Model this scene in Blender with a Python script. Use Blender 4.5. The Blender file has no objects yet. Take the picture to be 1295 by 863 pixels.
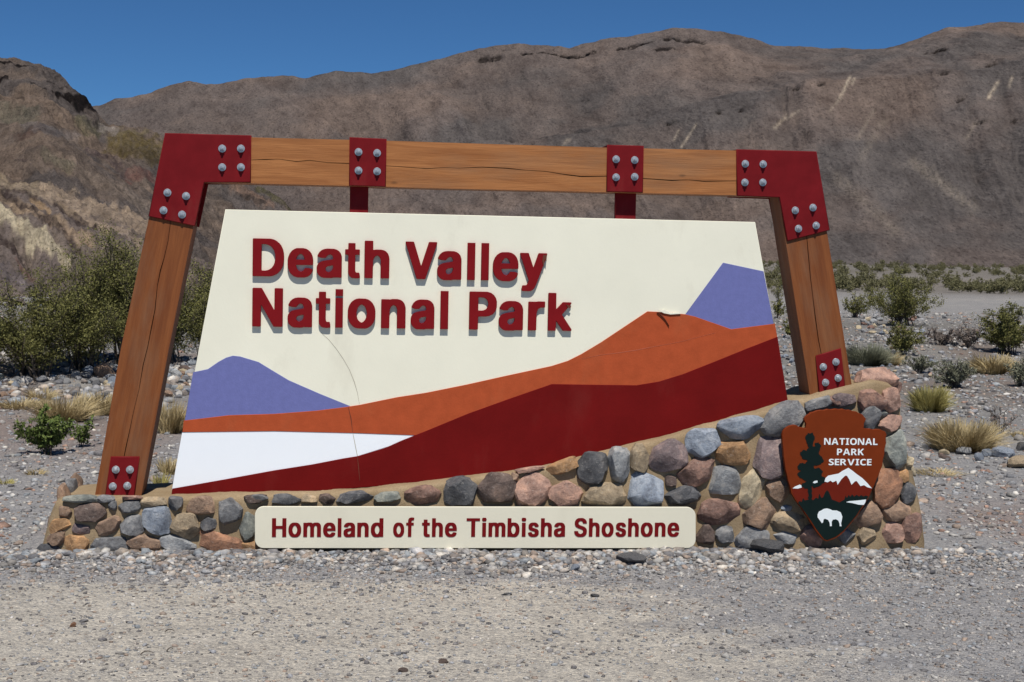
import bpy, bmesh, math, random, json
import numpy as np
from mathutils import Vector, Matrix

C = bpy.context.scene.collection
SC = bpy.context.scene
R = math.radians
rng = np.random.default_rng(7)
random.seed(7)

# ------------------------------------------------------------------ camera
F_PX, CXP, CYP = 1850.0, 647.5, 431.5
PSI, PITCH, ROLL, DIST, CAM_H = R(6.25), R(3.0), R(1.1), 8.39, 1.6
CAM = np.array([-DIST*math.sin(PSI), -DIST*math.cos(PSI), CAM_H])
FW = np.array([math.sin(PSI)*math.cos(PITCH), math.cos(PSI)*math.cos(PITCH), -math.sin(PITCH)])
_r = np.cross(FW, [0, 0, 1.0]); _r /= np.linalg.norm(_r); _u = np.cross(_r, FW)
RT = _r*math.cos(ROLL)+_u*math.sin(ROLL); UP = _u*math.cos(ROLL)-_r*math.sin(ROLL)
cd = bpy.data.cameras.new('camera'); cam = bpy.data.objects.new('camera', cd); C.objects.link(cam)
cam.matrix_world = Matrix(((RT[0], UP[0], -FW[0], CAM[0]), (RT[1], UP[1], -FW[1], CAM[1]), (RT[2], UP[2], -FW[2], CAM[2]), (0, 0, 0, 1)))
cd.sensor_width = 36; cd.lens = 36*F_PX/1295; cd.clip_start = 0.1; cd.clip_end = 6000
SC.camera = cam

def ray(px, py): return FW*F_PX+RT*(px-CXP)+UP*(CYP-py)
def P(px, py, Y=0.0):                       # point of the vertical plane Y seen at that place of the photo
    d = ray(px, py); t = (Y-CAM[1])/d[1]; return CAM+d*t
def G(px, py, z=0.0):                       # point of the ground
    d = ray(px, py); t = (z-CAM[2])/d[2]; return CAM+d*t
def XZ(px, py, Y=0.0):
    p = P(px, py, Y); return (p[0], p[2])
def proj(p):
    d = np.asarray(p)-CAM; w = d@FW
    return CXP+F_PX*(d@RT)/w, CYP-F_PX*(d@UP)/w

# ------------------------------------------------------------------ light
SUN_EL, SUN_AZ = R(61), R(1.5)              # azimuth from -Y
to_sun = Vector((math.sin(SUN_AZ)*math.cos(SUN_EL), -math.cos(SUN_AZ)*math.cos(SUN_EL), math.sin(SUN_EL)))
sd = bpy.data.lights.new('sun', 'SUN'); so = bpy.data.objects.new('sun', sd); C.objects.link(so)
so.rotation_euler = to_sun.to_track_quat('Z', 'Y').to_euler(); sd.energy = 5.0; sd.angle = R(0.53); sd.color = (1.0, 0.955, 0.88)
W = bpy.data.worlds.new('World'); SC.world = W; W.use_nodes = True
nt = W.node_tree; bg = nt.nodes['Background']; sk = nt.nodes.new('ShaderNodeTexSky')
sk.sky_type = 'NISHITA'; sk.sun_disc = False; sk.sun_elevation = SUN_EL
sk.sun_rotation = math.atan2(to_sun.x, to_sun.y); sk.altitude = 2500; sk.air_density = 0.75; sk.dust_density = 0.0; sk.ozone_density = 5.0
tn = nt.nodes.new('ShaderNodeMix'); tn.data_type = 'RGBA'; tn.blend_type = 'MULTIPLY'; tn.inputs[0].default_value = 1.0; tn.inputs[7].default_value = (0.60, 0.99, 1.24, 1)
nt.links.new(sk.outputs[0], tn.inputs[6]); nt.links.new(tn.outputs[2], bg.inputs[0]); bg.inputs[1].default_value = 0.06
SC.view_settings.view_transform = 'Standard'; SC.view_settings.look = 'None'; SC.view_settings.exposure = -0.06; SC.view_settings.gamma = 1.0

# ------------------------------------------------------------------ materials
def newmat(name, rough=0.8, spec=0.3):
    m = bpy.data.materials.new(name); m.use_nodes = True
    b = m.node_tree.nodes['Principled BSDF']; b.inputs['Roughness'].default_value = rough
    b.inputs['Specular IOR Level'].default_value = spec
    return m, m.node_tree, b
def nd(t, ty, **kw):
    n = t.nodes.new(ty)
    for k, v in kw.items(): setattr(n, k, v)
    return n
def noise(t, vec, scale, detail=4, rough=0.55, dist=0.0):
    n = nd(t, 'ShaderNodeTexNoise'); n.inputs['Scale'].default_value = scale; n.inputs['Detail'].default_value = detail
    n.inputs['Roughness'].default_value = rough; n.inputs['Distortion'].default_value = dist; t.links.new(vec, n.inputs['Vector']); return n.outputs['Fac']
def ramp(t, fac, pts):
    n = nd(t, 'ShaderNodeValToRGB'); e = n.color_ramp.elements
    while len(e) < len(pts): e.new(0.5)
    for x, (p, c) in zip(e, pts):
        x.position = p; x.color = (c, c, c, 1) if not hasattr(c, '__len__') else (*c, 1)
    t.links.new(fac, n.inputs[0]); return n.outputs[0]
def mix(t, fac, a, b, mode='MIX'):
    n = nd(t, 'ShaderNodeMix', data_type='RGBA', blend_type=mode)
    for s, v in ((0, fac), (6, a), (7, b)):
        if isinstance(v, (int, float)): n.inputs[s].default_value = v
        elif isinstance(v, tuple): n.inputs[s].default_value = (*v, 1)
        else: t.links.new(v, n.inputs[s])
    return n.outputs[2]
def mapped(t, out, scale):
    n = nd(t, 'ShaderNodeMapping'); n.inputs['Scale'].default_value = scale; t.links.new(out, n.inputs[0]); return n.outputs[0]
def bump(t, b, h, strength, dist=0.01):
    n = nd(t, 'ShaderNodeBump'); n.inputs['Strength'].default_value = strength; n.inputs['Distance'].default_value = dist
    t.links.new(h, n.inputs['Height']); t.links.new(n.outputs[0], b.inputs['Normal']); return n
def obj_coord(t): return nd(t, 'ShaderNodeTexCoord').outputs['Object']

def paint(name, col, rough=0.55, var=0.10, spec=0.3, bmp=0.12, scale=6, stain=None, sa=0.25):
    m, t, b = newmat(name, rough, spec*0.35); co = obj_coord(t)
    f = noise(t, co, scale, 6, 0.6)
    c = mix(t, ramp(t, f, [(0.3, 0.0), (0.7, 1.0)]), tuple(x*(1-var) for x in col), tuple(min(1, x*(1+var)) for x in col))
    if stain:
        f2 = noise(t, mapped(t, co, (1.0, 1.0, 0.45)), 3.1, 7, 0.66)
        c = mix(t, ramp(t, f2, [(0.56, 0.0), (0.78, sa)]), c, stain)
    t.links.new(c, b.inputs['Base Color'])
    bump(t, b, noise(t, co, 90, 4, 0.6), bmp, 0.003)
    return m
M = {}
M['cream'] = paint('cream_paint', (0.82, 0.80, 0.665), 0.6, 0.04, 0.2, 0.15, 2.0, (0.52, 0.48, 0.38), 0.38)
M['beige'] = paint('beige_paint', (0.72, 0.69, 0.56), 0.6, 0.03, 0.25, 0.12, 2.0, (0.50, 0.46, 0.36), 0.25)
M['salt'] = paint('white_paint', (0.86, 0.90, 0.95), 0.6, 0.02, 0.25, 0.1, 2.0)
M['purple'] = paint('violet_paint', (0.150, 0.165, 0.39), 0.6, 0.06, 0.25, 0.3, 30)
M['orange'] = paint('burnt_orange_paint', (0.405, 0.078, 0.028), 0.65, 0.10, 0.2, 0.3, 14, (0.36, 0.13, 0.06), 0.3)
M['darkred'] = paint('oxblood_paint', (0.140, 0.006, 0.006), 0.65, 0.16, 0.2, 0.25, 3, (0.19, 0.035, 0.028), 0.3)
M['red'] = paint('dark_red_steel_paint', (0.158, 0.009, 0.012), 0.55, 0.16, 0.22, 0.15, 8, (0.26, 0.075, 0.06), 0.35)
M['letter'] = paint('letter_red_paint', (0.195, 0.008, 0.011), 0.6, 0.10, 0.2, 0.1, 8)
M['plaque_red'] = paint('plaque_letter_paint', (0.16, 0.006, 0.008), 0.5, 0.05)
M['emblem'] = paint('emblem_brown_paint', (0.165, 0.028, 0.006), 0.5, 0.08, 0.3, 0.1, 12)
M['emblem_low'] = paint('emblem_lower_paint', (0.135, 0.014, 0.006), 0.5, 0.08, 0.3, 0.1, 12)
M['green'] = paint('emblem_green_paint', (0.006, 0.014, 0.013), 0.5, 0.1)
M['white'] = paint('emblem_white_paint', (0.78, 0.84, 0.86), 0.5, 0.02)
M['edge'] = paint('sheet_edge', (0.45, 0.14, 0.09), 0.6, 0.05)

def make_wood(name, light, dark):
    m, t, b = newmat(name, 0.62, 0.3); co = obj_coord(t)
    g1 = noise(t, mapped(t, co, (1.0, 12, 16)), 2.2, 8, 0.62, 0.5)
    g2 = noise(t, mapped(t, co, (2.0, 40, 70)), 3.0, 6, 0.65, 0.2)
    w = noise(t, co, 2.3, 4, 0.6)
    c = mix(t, ramp(t, g1, [(0.36, 0.0), (0.64, 1.0)]), dark, light)
    c = mix(t, ramp(t, g2, [(0.48, 0.0), (0.72, 0.40)]), c, tuple(x*0.62 for x in dark))
    c = mix(t, ramp(t, w, [(0.5, 0.0), (0.75, 0.35)]), c, tuple(x*0.75 for x in light))
    v = nd(t, 'ShaderNodeTexVoronoi'); v.inputs['Scale'].default_value = 2.4; t.links.new(mapped(t, co, (0.9, 1.6, 2.2)), v.inputs['Vector'])
    c = mix(t, ramp(t, v.outputs['Distance'], [(0.03, 0.85), (0.07, 0.0)]), c, tuple(x*0.25 for x in dark))
    wg = noise(t, mapped(t, co, (0.8, 2.5, 3)), 1.6, 6, 0.65)
    c = mix(t, ramp(t, wg, [(0.50, 0.0), (0.74, 0.42)]), c, (0.20, 0.135, 0.085))
    t.links.new(c, b.inputs['Base Color']); bump(t, b, g2, 0.5, 0.004)
    return m
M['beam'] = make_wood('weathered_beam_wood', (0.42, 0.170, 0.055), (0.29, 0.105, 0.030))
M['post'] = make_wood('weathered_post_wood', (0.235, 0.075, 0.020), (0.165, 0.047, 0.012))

m, t, b = newmat('galvanised_steel', 0.42, 0.5); b.inputs['Metallic'].default_value = 0.7
t.links.new(ramp(t, noise(t, obj_coord(t), 60, 3), [(0.3, (0.40, 0.42, 0.44)), (0.7, (0.60, 0.63, 0.66))]), b.inputs['Base Color']); M['steel'] = m

def make_stone(name, use_attr=False, scale=9, grain=55, bstr=0.5):
    m, t, b = newmat(name, 0.85, 0.2); co = obj_coord(t)
    if use_attr:
        a = nd(t, 'ShaderNodeAttribute'); a.attribute_name = 'Col'; base = a.outputs['Color']; vec = co
    else:
        oi = nd(t, 'ShaderNodeObjectInfo'); base = oi.outputs['Color']
        ad = nd(t, 'ShaderNodeVectorMath', operation='ADD'); t.links.new(co, ad.inputs[0])
        mm = nd(t, 'ShaderNodeMath', operation='MULTIPLY'); mm.inputs[1].default_value = 37.0; t.links.new(oi.outputs['Random'], mm.inputs[0]); t.links.new(mm.outputs[0], ad.inputs[1]); vec = ad.outputs[0]
    f = noise(t, vec, scale, 6, 0.65, 0.6)
    c = mix(t, 1.0, base, ramp(t, f, [(0.28, (0.42, 0.40, 0.40)), (0.5, (1.0, 1.0, 1.0)), (0.72, (1.75, 1.62, 1.46))]), 'MULTIPLY')
    g = noise(t, vec, grain, 5, 0.7)
    c = mix(t, ramp(t, g, [(0.35, 0.45), (0.5, 0.0)]), c, mix(t, 1.0, c, (0.45, 0.42, 0.42), 'MULTIPLY'))
    c = mix(t, ramp(t, g, [(0.58, 0.0), (0.72, 0.45)]), c, (0.50, 0.47, 0.42))
    t.links.new(c, b.inputs['Base Color'])
    bump(t, b, noise(t, vec, grain*0.4, 9, 0.75), bstr, 0.02)
    return m
M['stone'] = make_stone('field_stone', False, 11, 60, 0.8)
M['gravel'] = make_stone('gravel_stone', True, 14, 90, 0.3)

m, t, b = newmat('lime_mortar', 0.95, 0.1); co = obj_coord(t)
f = noise(t, co, 5, 6, 0.6); g = noise(t, co, 120, 4, 0.7)
c = mix(t, ramp(t, f, [(0.3, 0.0), (0.7, 1.0)]), (0.25, 0.180, 0.105), (0.36, 0.275, 0.175))
c = mix(t, ramp(t, g, [(0.35, 0.5), (0.55, 0.0)]), c, (0.17, 0.12, 0.07)); t.links.new(c, b.inputs['Base Color'])
bump(t, b, g, 0.6, 0.006); M['mortar'] = m

# gravel ground
m, t, b = newmat('desert_gravel', 0.95, 0.1); co = obj_coord(t)
sx = nd(t, 'ShaderNodeSeparateXYZ'); t.links.new(co, sx.inputs[0])
n1 = noise(t, co, 0.55, 5, 0.6); n2 = noise(t, mapped(t, co, (1, 2.2, 1)), 1.7, 6, 0.65)
grey = mix(t, ramp(t, n2, [(0.3, 0.0), (0.7, 1.0)]), (0.250, 0.248, 0.254), (0.330, 0.325, 0.325))
tan = mix(t, ramp(t, n2, [(0.3, 0.0), (0.7, 1.0)]), (0.395, 0.368, 0.325), (0.465, 0.44, 0.395))
at = nd(t, 'ShaderNodeAttribute'); at.attribute_name = 'dirt'
ma = nd(t, 'ShaderNodeMath', operation='ADD'); t.links.new(at.outputs['Fac'], ma.inputs[0])
mb_ = nd(t, 'ShaderNodeMath', operation='MULTIPLY_ADD'); t.links.new(n2, mb_.inputs[0]); mb_.inputs[1].default_value = 1.6; mb_.inputs[2].default_value = -0.8; t.links.new(mb_.outputs[0], ma.inputs[1])
c = mix(t, ramp(t, ma.outputs[0], [(0.30, 0.0), (0.75, 1.0)]), grey, tan)
at2 = nd(t, 'ShaderNodeAttribute'); at2.attribute_name = 'rust'
c = mix(t, at2.outputs['Fac'], c, (0.25, 0.175, 0.145))
at3 = nd(t, 'ShaderNodeAttribute'); at3.attribute_name = 'scrub'
c = mix(t, at3.outputs['Fac'], c, (0.135, 0.125, 0.108))
for sc_, lo, hi in ((60, 0.55, 1.45), (140, 0.6, 1.4)):
    v = nd(t, 'ShaderNodeTexVoronoi'); v.inputs['Scale'].default_value = sc_; v.inputs['Randomness'].default_value = 1.0; t.links.new(co, v.inputs['Vector'])
    bw = nd(t, 'ShaderNodeSeparateColor'); t.links.new(v.outputs['Color'], bw.inputs[0])
    c = mix(t, 0.55, c, mix(t, 1.0, c, ramp(t, bw.outputs[0], [(0.0, (lo, lo, lo*1.05)), (0.55, (1, 1, 1)), (1.0, (hi, hi*0.97, hi*0.92))]), 'MULTIPLY'))
    if sc_ == 60: vd = v.outputs['Distance']
    else: vd2 = v.outputs['Distance']
c = mix(t, ramp(t, noise(t, co, 9, 6, 0.7), [(0.55, 0.0), (0.8, 0.30)]), c, (0.17, 0.165, 0.165))
t.links.new(c, b.inputs['Base Color'])
mh = nd(t, 'ShaderNodeMath', operation='ADD'); t.links.new(vd, mh.inputs[0]); t.links.new(vd2, mh.inputs[1])
bp = bump(t, b, mh.outputs[0], 0.8, 0.01); bp.invert = True
M['ground'] = m

def terrain_mat(name, scale, bs, bd, rocky, sq=0.38):
    m, t, b = newmat(name, 0.95, 0.05); co = mapped(t, obj_coord(t), (1.0, sq, 1.0))
    a = nd(t, 'ShaderNodeAttribute'); a.attribute_name = 'Col'
    f = noise(t, co, scale, 9, 0.68); g = noise(t, co, scale*9, 5, 0.7)
    c = mix(t, 1.0, a.outputs['Color'], ramp(t, f, [(0.28, (0.62, 0.60, 0.60)), (0.5, (1, 1, 1)), (0.72, (1.32, 1.30, 1.26))]), 'MULTIPLY')
    c = mix(t, ramp(t, g, [(0.36, rocky), (0.46, 0.0)]), c, mix(t, 1.0, c, (0.45, 0.43, 0.43), 'MULTIPLY'))
    c = mix(t, ramp(t, g, [(0.55, 0.0), (0.66, rocky*0.7)]), c, mix(t, 1.0, c, (1.55, 1.5, 1.45), 'MULTIPLY'))
    h = noise(t, co, scale*3.2, 7, 0.72, 0.4)
    c = mix(t, ramp(t, h, [(0.34, rocky*0.6), (0.42, 0.0)]), c, mix(t, 1.0, c, (0.42, 0.40, 0.40), 'MULTIPLY'))
    t.links.new(c, b.inputs['Base Color']); hs = nd(t, 'ShaderNodeMath', operation='ADD'); t.links.new(f, hs.inputs[0]); t.links.new(h, hs.inputs[1]); bump(t, b, hs.outputs[0], bs, bd)
    return m
M['mountain'] = terrain_mat('mountain_scree', 0.10, 0.9, 3.0, 0.8)
M['hill'] = terrain_mat('badland_rock', 0.75, 1.0, 0.5, 0.8, 0.55)

def leaf_mat(name, a_, b_, tr=0.12):
    m, t, b = newmat(name, 0.7, 0.2); co = obj_coord(t)
    ge = nd(t, 'ShaderNodeNewGeometry')
    c = ramp(t, ge.outputs['Random Per Island'], [(0.0, a_), (1.0, b_)])
    t.links.new(c, b.inputs['Base Color'])
    return m
M['creosote'] = leaf_mat('creosote_leaf', (0.040, 0.044, 0.010), (0.215, 0.205, 0.068))
M['farleaf'] = leaf_mat('far_creosote_leaf', (0.080, 0.078, 0.036), (0.235, 0.220, 0.115))
M['greenleaf'] = leaf_mat('bright_leaf', (0.055, 0.085, 0.018), (0.150, 0.190, 0.050))
M['sage'] = leaf_mat('sage_leaf', (0.115, 0.120, 0.080), (0.230, 0.235, 0.165))
M['yellow'] = leaf_mat('yellow_green_blade', (0.25, 0.215, 0.065), (0.46, 0.41, 0.17))
M['straw'] = leaf_mat('straw_blade', (0.30, 0.225, 0.105), (0.56, 0.46, 0.27))
M['greybrush'] = leaf_mat('grey_twig', (0.13, 0.105, 0.090), (0.27, 0.225, 0.20))
M['bark'] = leaf_mat('bush_stem', (0.050, 0.040, 0.032), (0.12, 0.10, 0.085))

# ------------------------------------------------------------------ helpers
def tag(o, label=None, cat=None, group=None, kind=None):
    if label: o['label'] = label
    if cat: o['category'] = cat
    if group: o['group'] = group
    if kind: o['kind'] = kind
    return o
def empty(name, loc, label, cat, group=None):
    o = bpy.data.objects.new(name, None); C.objects.link(o); o.location = loc; o.empty_display_size = 0.2
    return tag(o, label, cat, group)
def link(name, me, mat=None, parent=None, loc=None, smooth=False):
    if mat is not None and not me.materials: me.materials.append(mat)
    o = bpy.data.objects.new(name, me); C.objects.link(o)
    if smooth: me.shade_smooth()
    if parent is not None:
        o.parent = parent; w = parent.location.copy(); q = parent.parent
        while q is not None: w += q.location; q = q.parent
        o.location = (Vector(loc) if loc is not None else Vector((0, 0, 0)))-w
    elif loc is not None: o.location = loc
    return o
def from_bm(name, bm, mat, parent=None, loc=None, smooth=False):
    me = bpy.data.meshes.new(name); bm.to_mesh(me); bm.free(); return link(name, me, mat, parent, loc, smooth)

def shape2d(name, loops, y0, y1, mat, parent=None, bev=0.0):
    """closed outlines in X/Z, extruded from y0 (front, nearer the camera) to y1; bevelled rims"""
    cu = bpy.data.curves.new(name, 'CURVE'); cu.dimensions = '2D'; cu.fill_mode = 'BOTH'
    xs = [p for l in loops for p in l]; ox = sum(p[0] for p in xs)/len(xs); oz = sum(p[1] for p in xs)/len(xs)
    for l in loops:
        sp = cu.splines.new('POLY'); sp.points.add(len(l)-1)
        for q, p in zip(sp.points, l): q.co = (p[0]-ox, p[1]-oz, 0, 1)
        sp.use_cyclic_u = True
    cu.extrude = max((y1-y0)/2-bev, 1e-5); cu.bevel_depth = bev; cu.bevel_resolution = 0; cu.offset = -bev
    tmp = bpy.data.objects.new('t', cu)
    me = bpy.data.meshes.new_from_object(tmp)
    bpy.data.objects.remove(tmp); bpy.data.curves.remove(cu)
    me.transform(Matrix.Rotation(R(90), 4, 'X')); me.name = name
    me.materials.clear()
    return link(name, me, mat, parent, (ox, (y0+y1)/2, oz))
def poly(name, pts, y0, y1, mat, parent=None, bev=0.002, Y=None):
    return shape2d(name, [[XZ(x, y, y0 if Y is None else Y) for x, y in pts]], y0, y1, mat, parent, bev)

# numpy value noise
def vnoise(x, y, seed=0):
    xi = np.floor(x).astype(np.int64); yi = np.floor(y).astype(np.int64); xf = x-xi; yf = y-yi
    u = xf*xf*xf*(xf*(xf*6-15)+10); v = yf*yf*yf*(yf*(yf*6-15)+10)
    def h(a, b_):
        n = (a*374761393+b_*668265263+seed*974634777) & 0xffffffff
        n = ((n ^ (n >> 13))*1274126177) & 0xffffffff
        return ((n ^ (n >> 16)) & 0xffff)/65535.0
    return (h(xi, yi)*(1-u)+h(xi+1, yi)*u)*(1-v)+(h(xi, yi+1)*(1-u)+h(xi+1, yi+1)*u)*v
def fbm(x, y, oct_=5, seed=0, gain=0.5, ridged=False):
    a = 1.0; s = 0; tot = 0
    for i in range(oct_):
        n = vnoise(x*2**i+17.3*i, y*2**i-9.1*i, seed+i)
        if ridged: n = 1-np.abs(2*n-1)
        s = s+a*n; tot += a; a *= gain
    return s/tot
def sstep(a, b_, x):
    t_ = np.clip((x-a)/(b_-a), 0, 1); return t_*t_*(3-2*t_)

def hit(px, py):
    d = ray(px, py); t_ = np.geomspace(4.0, 400, 2500)/F_PX; q = CAM+t_[:, None]*d; k = np.nonzero(q[:, 2] < ground_z(q[:, 0], q[:, 1]))[0]
    return q[k[0]] if len(k) else q[-1]
def grid_mesh(name, V, mat, cols=None, attrs=None, kind='structure', label=None):
    n, m_ = V.shape[:2]; me = bpy.data.meshes.new(name)
    idx = np.arange(n*m_).reshape(n, m_)
    q = np.stack([idx[:-1, :-1], idx[1:, :-1], idx[1:, 1:], idx[:-1, 1:]], -1).reshape(-1, 4)
    me.vertices.add(n*m_); me.vertices.foreach_set('co', V.reshape(-1).astype(np.float32))
    me.loops.add(q.size); me.loops.foreach_set('vertex_index', q.reshape(-1).astype(np.int32))
    me.polygons.add(len(q)); me.polygons.foreach_set('loop_start', np.arange(0, q.size, 4, dtype=np.int32)); me.polygons.foreach_set('loop_total', np.full(len(q), 4, np.int32))
    me.update(); me.validate()
    if cols is not None:
        a = me.color_attributes.new('Col', 'FLOAT_COLOR', 'POINT')
        a.data.foreach_set('color', np.concatenate([cols.reshape(-1, 3), np.ones((n*m_, 1))], 1).astype(np.float32).reshape(-1))
    for k, v in (attrs or {}).items():
        a = me.attributes.new(k, 'FLOAT', 'POINT'); a.data.foreach_set('value', v.reshape(-1).astype(np.float32))
    me.materials.append(mat); me.shade_smooth()
    o = bpy.data.objects.new(name, me); C.objects.link(o); tag(o, label, None, None, kind); return o

# ------------------------------------------------------------------ ground
def ground_z(x, y):
    x = np.asarray(x, float); y = np.asarray(y, float)
    dist = np.hypot(x-CAM[0], y-CAM[1])
    z = -0.055+0.0125*np.clip(dist-65, 0, 215)+0.0045*np.clip(dist-280, 0, 900)+0.03*(fbm(x*0.35, y*0.35, 4, 3)-0.5)*sstep(9, 14, dist)
    z = z+0.35*(fbm(x*0.06, y*0.06, 4, 5)-0.5)*sstep(14, 45, dist)
    # rubble bank of the wash behind the left post
    bank = np.exp(-((y-11.5-0.12*(x+6))/1.3)**2)*sstep(0.5, -2.5, x)*(0.22+0.18*fbm(x*0.9, y*0.9, 3, 8))
    bank2 = np.exp(-((y-20-0.3*(x-9))/2.5)**2)*sstep(2.0, 5.0, x)*0.25
    z = z+bank+bank2
    # gravel heaped along the foot of the stone base
    heap = 0.030*np.exp(-((y+0.24)/0.14)**2)*sstep(3.1, 2.6, np.abs(x))
    return z+heap+0.008*(fbm(x*3, y*3, 3, 21)-0.5)
az = np.concatenate([np.linspace(R(-80), R(-18), 60, endpoint=False), np.linspace(R(-18), R(31), 400, endpoint=False), np.linspace(R(31), R(85), 60)])
rr = np.concatenate([np.linspace(1.5, 5.0, 20, endpoint=False), np.linspace(5.0, 13.0, 260, endpoint=False), np.geomspace(13.0, 3000.0, 260)])
A, D_ = np.meshgrid(az, rr, indexing='ij')
X = CAM[0]+D_*np.sin(A); Y = CAM[1]+D_*np.cos(A)
Z = ground_z(X, Y); Z = np.minimum(Z, 5.6)
dirt = 0.95*sstep(-0.55, -1.0, Y)*sstep(2.0, -0.3, X+0.35*Y+0.6)*(1-0.5*sstep(-2.2, -3.4, X))
dirt = np.maximum(dirt, 0.5*sstep(2, 8, Y)*fbm(X*0.2, Y*0.3, 3, 4))
rust = 0.8*sstep(0.56, 0.72, fbm(X*0.35, Y*0.30, 4, 33))*sstep(-0.3, 1.0, Y)*sstep(40, 12, Y)
dist_ = np.hypot(X-CAM[0], Y-CAM[1])
rust = np.maximum(rust, 0.55*sstep(75, 120, dist_)*fbm(X*0.06, Y*0.03, 4, 34))
rust = np.maximum(rust, 0.55*sstep(2.9, 3.4, X)*np.exp(-((Y-0.9)/0.9)**2))
rust = np.maximum(rust, 0.60*sstep(-2.2, -2.8, X)*np.exp(-((Y-6.0)/2.2)**2))
scrub = np.clip(0.45*sstep(10, 22, dist_)+0.1*sstep(20, 40, dist_), 0, 1)*(0.6+0.7*fbm(X*0.15, Y*0.1, 4, 35))
scrub = np.maximum(scrub*(1-0.6*sstep(45, 60, dist_)*sstep(95, 80, dist_)), sstep(80, 110, dist_)*(0.45+0.75*fbm(X*0.05, Y*0.03, 4, 36)))
scrub = np.clip(scrub, 0, 1)
grid_mesh('ground', np.stack([X, Y, Z], -1), M['ground'], None, {'dirt': dirt, 'rust': rust, 'scrub': scrub}, 'structure', 'pale grey and tan gravel desert floor around the park sign')

# ------------------------------------------------------------------ mountain and near hill (polar height fields)
def prof(pts):
    ph, te = [], []
    for x, y in pts:
        d = ray(x, y); h = math.hypot(d[0], d[1]); ph.append(math.atan2(d[0], d[1])); te.append(d[2]/h)
    o = np.argsort(ph); return np.array(ph)[o], np.array(te)[o]
def layer(pts, phi):
    a, b_ = prof(pts)
    v = np.interp(phi, a, b_)
    return v
def smooth1(v, k):
    ker = np.hanning(k+2)[1:-1]; ker /= ker.sum(); return np.convolve(np.pad(v, k//2, mode='edge'), ker, 'valid')[:len(v)]

sky_line = [(-5200, 60), (-3000, 120), (-1800, 160), (-900, 190), (-300, 165), (0, 150), (125, 132), (180, 118), (215, 108), (240, 103), (270, 107), (300, 101), (330, 95), (385, 97), (425, 91), (470, 94), (530, 81), (590, 66), (620, 59), (650, 55), (690, 56), (720, 60), (760, 52), (800, 45), (850, 37), (900, 41), (930, 44), (980, 58), (1050, 62), (1120, 62), (1160, 50), (1200, 36), (1250, 29), (1295, 30), (1450, 44), (1700, 90), (2300, 150), (3400, 90), (5200, 160)]
spur = [(-5200, 220), (-900, 260), (0, 250), (300, 235), (480, 205), (600, 188), (700, 168), (800, 150), (900, 132), (1000, 113), (1045, 106), (1150, 100), (1295, 86), (1450, 90), (1700, 140), (2300, 200), (3400, 190), (5200, 230)]
foot = [(-5200, 230), (-900, 306), (0, 325), (647, 331), (1060, 334), (1295, 336), (2300, 362), (5200, 415)]
phi = np.concatenate([np.linspace(prof([(-5200, 300)])[0][0], prof([(-110, 300)])[0][0], 260, endpoint=False), np.linspace(prof([(-110, 300)])[0][0], prof([(1400, 300)])[0][0], 880, endpoint=False), np.linspace(prof([(1400, 300)])[0][0], prof([(5200, 300)])[0][0], 260)])
L_sky, L_spur, L_foot = layer(sky_line, phi), layer(spur, phi), layer(foot, phi)
rm = np.concatenate([np.linspace(520, 900, 400), np.linspace(905, 1100, 20)])
def stack_layers(rs, Ls, rm):
    T = np.empty((Ls[0].shape[0], len(rm)))
    Ls = np.stack(Ls, 1)
    for j, r_ in enumerate(rm):
        k = min(max(np.searchsorted(rs, r_)-1, 0), len(rs)-2); t_ = (r_-rs[k])/(rs[k+1]-rs[k]); t_ = min(max(t_, 0), 1)
        T[:, j] = Ls[:, k]*(1-t_)+Ls[:, k+1]*t_
    return T
mid = L_foot*0.5+L_spur*0.5
T = stack_layers([520, 560, 640, 740, 765, 830, 900, 1100], [L_foot-0.012, L_foot-0.002, L_foot+(L_spur-L_foot)*0.40, L_spur, L_spur+0.001, L_spur*0.45+L_sky*0.55, L_sky, L_sky-0.12], rm)
Ph, Rm = np.meshgrid(phi, rm, indexing='ij')
ax_ = Ph*900/70.0
warp = fbm(Ph*14, Rm/160.0, 3, 60)*1.6
gul = fbm(ax_*1.5+warp*0.7+Rm*0.008, Rm/260.0, 6, 40, 0.6, True)
env = sstep(570, 640, Rm)*(1-sstep(840, 900, Rm)*0.85)
Z = CAM[2]+Rm*T
Z += env*((gul-0.6)*13+(fbm(ax_*4, Rm/24.0, 5, 50)-0.5)*3.5)
Z += sstep(860, 900, Rm)*(fbm(ax_*5, Rm/30.0, 4, 51)-0.5)*3.0
X = CAM[0]+Rm*np.sin(Ph); Y = CAM[1]+Rm*np.cos(Ph)
# dark caprock ledges, with the shade of their overhangs painted into the colour
V = np.stack([X, Y, Z], -1); D3 = V-CAM; w_ = D3@FW; PX = CXP+F_PX*(D3@RT)/w_; PY = CYP-F_PX*(D3@UP)/w_
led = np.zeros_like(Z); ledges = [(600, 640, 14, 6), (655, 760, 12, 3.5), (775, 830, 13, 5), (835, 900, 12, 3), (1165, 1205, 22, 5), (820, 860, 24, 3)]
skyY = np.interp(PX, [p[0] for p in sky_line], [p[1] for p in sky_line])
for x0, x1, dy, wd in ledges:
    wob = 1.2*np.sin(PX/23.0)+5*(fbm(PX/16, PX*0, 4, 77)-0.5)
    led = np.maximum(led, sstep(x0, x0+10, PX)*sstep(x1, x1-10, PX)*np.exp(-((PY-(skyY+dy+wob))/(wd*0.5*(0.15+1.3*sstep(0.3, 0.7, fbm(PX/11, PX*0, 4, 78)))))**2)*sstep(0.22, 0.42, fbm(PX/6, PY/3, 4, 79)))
base = np.array([0.114, 0.093, 0.085]); warm = np.array([0.138, 0.106, 0.091]); cool = np.array([0.092, 0.081, 0.078])
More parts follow.
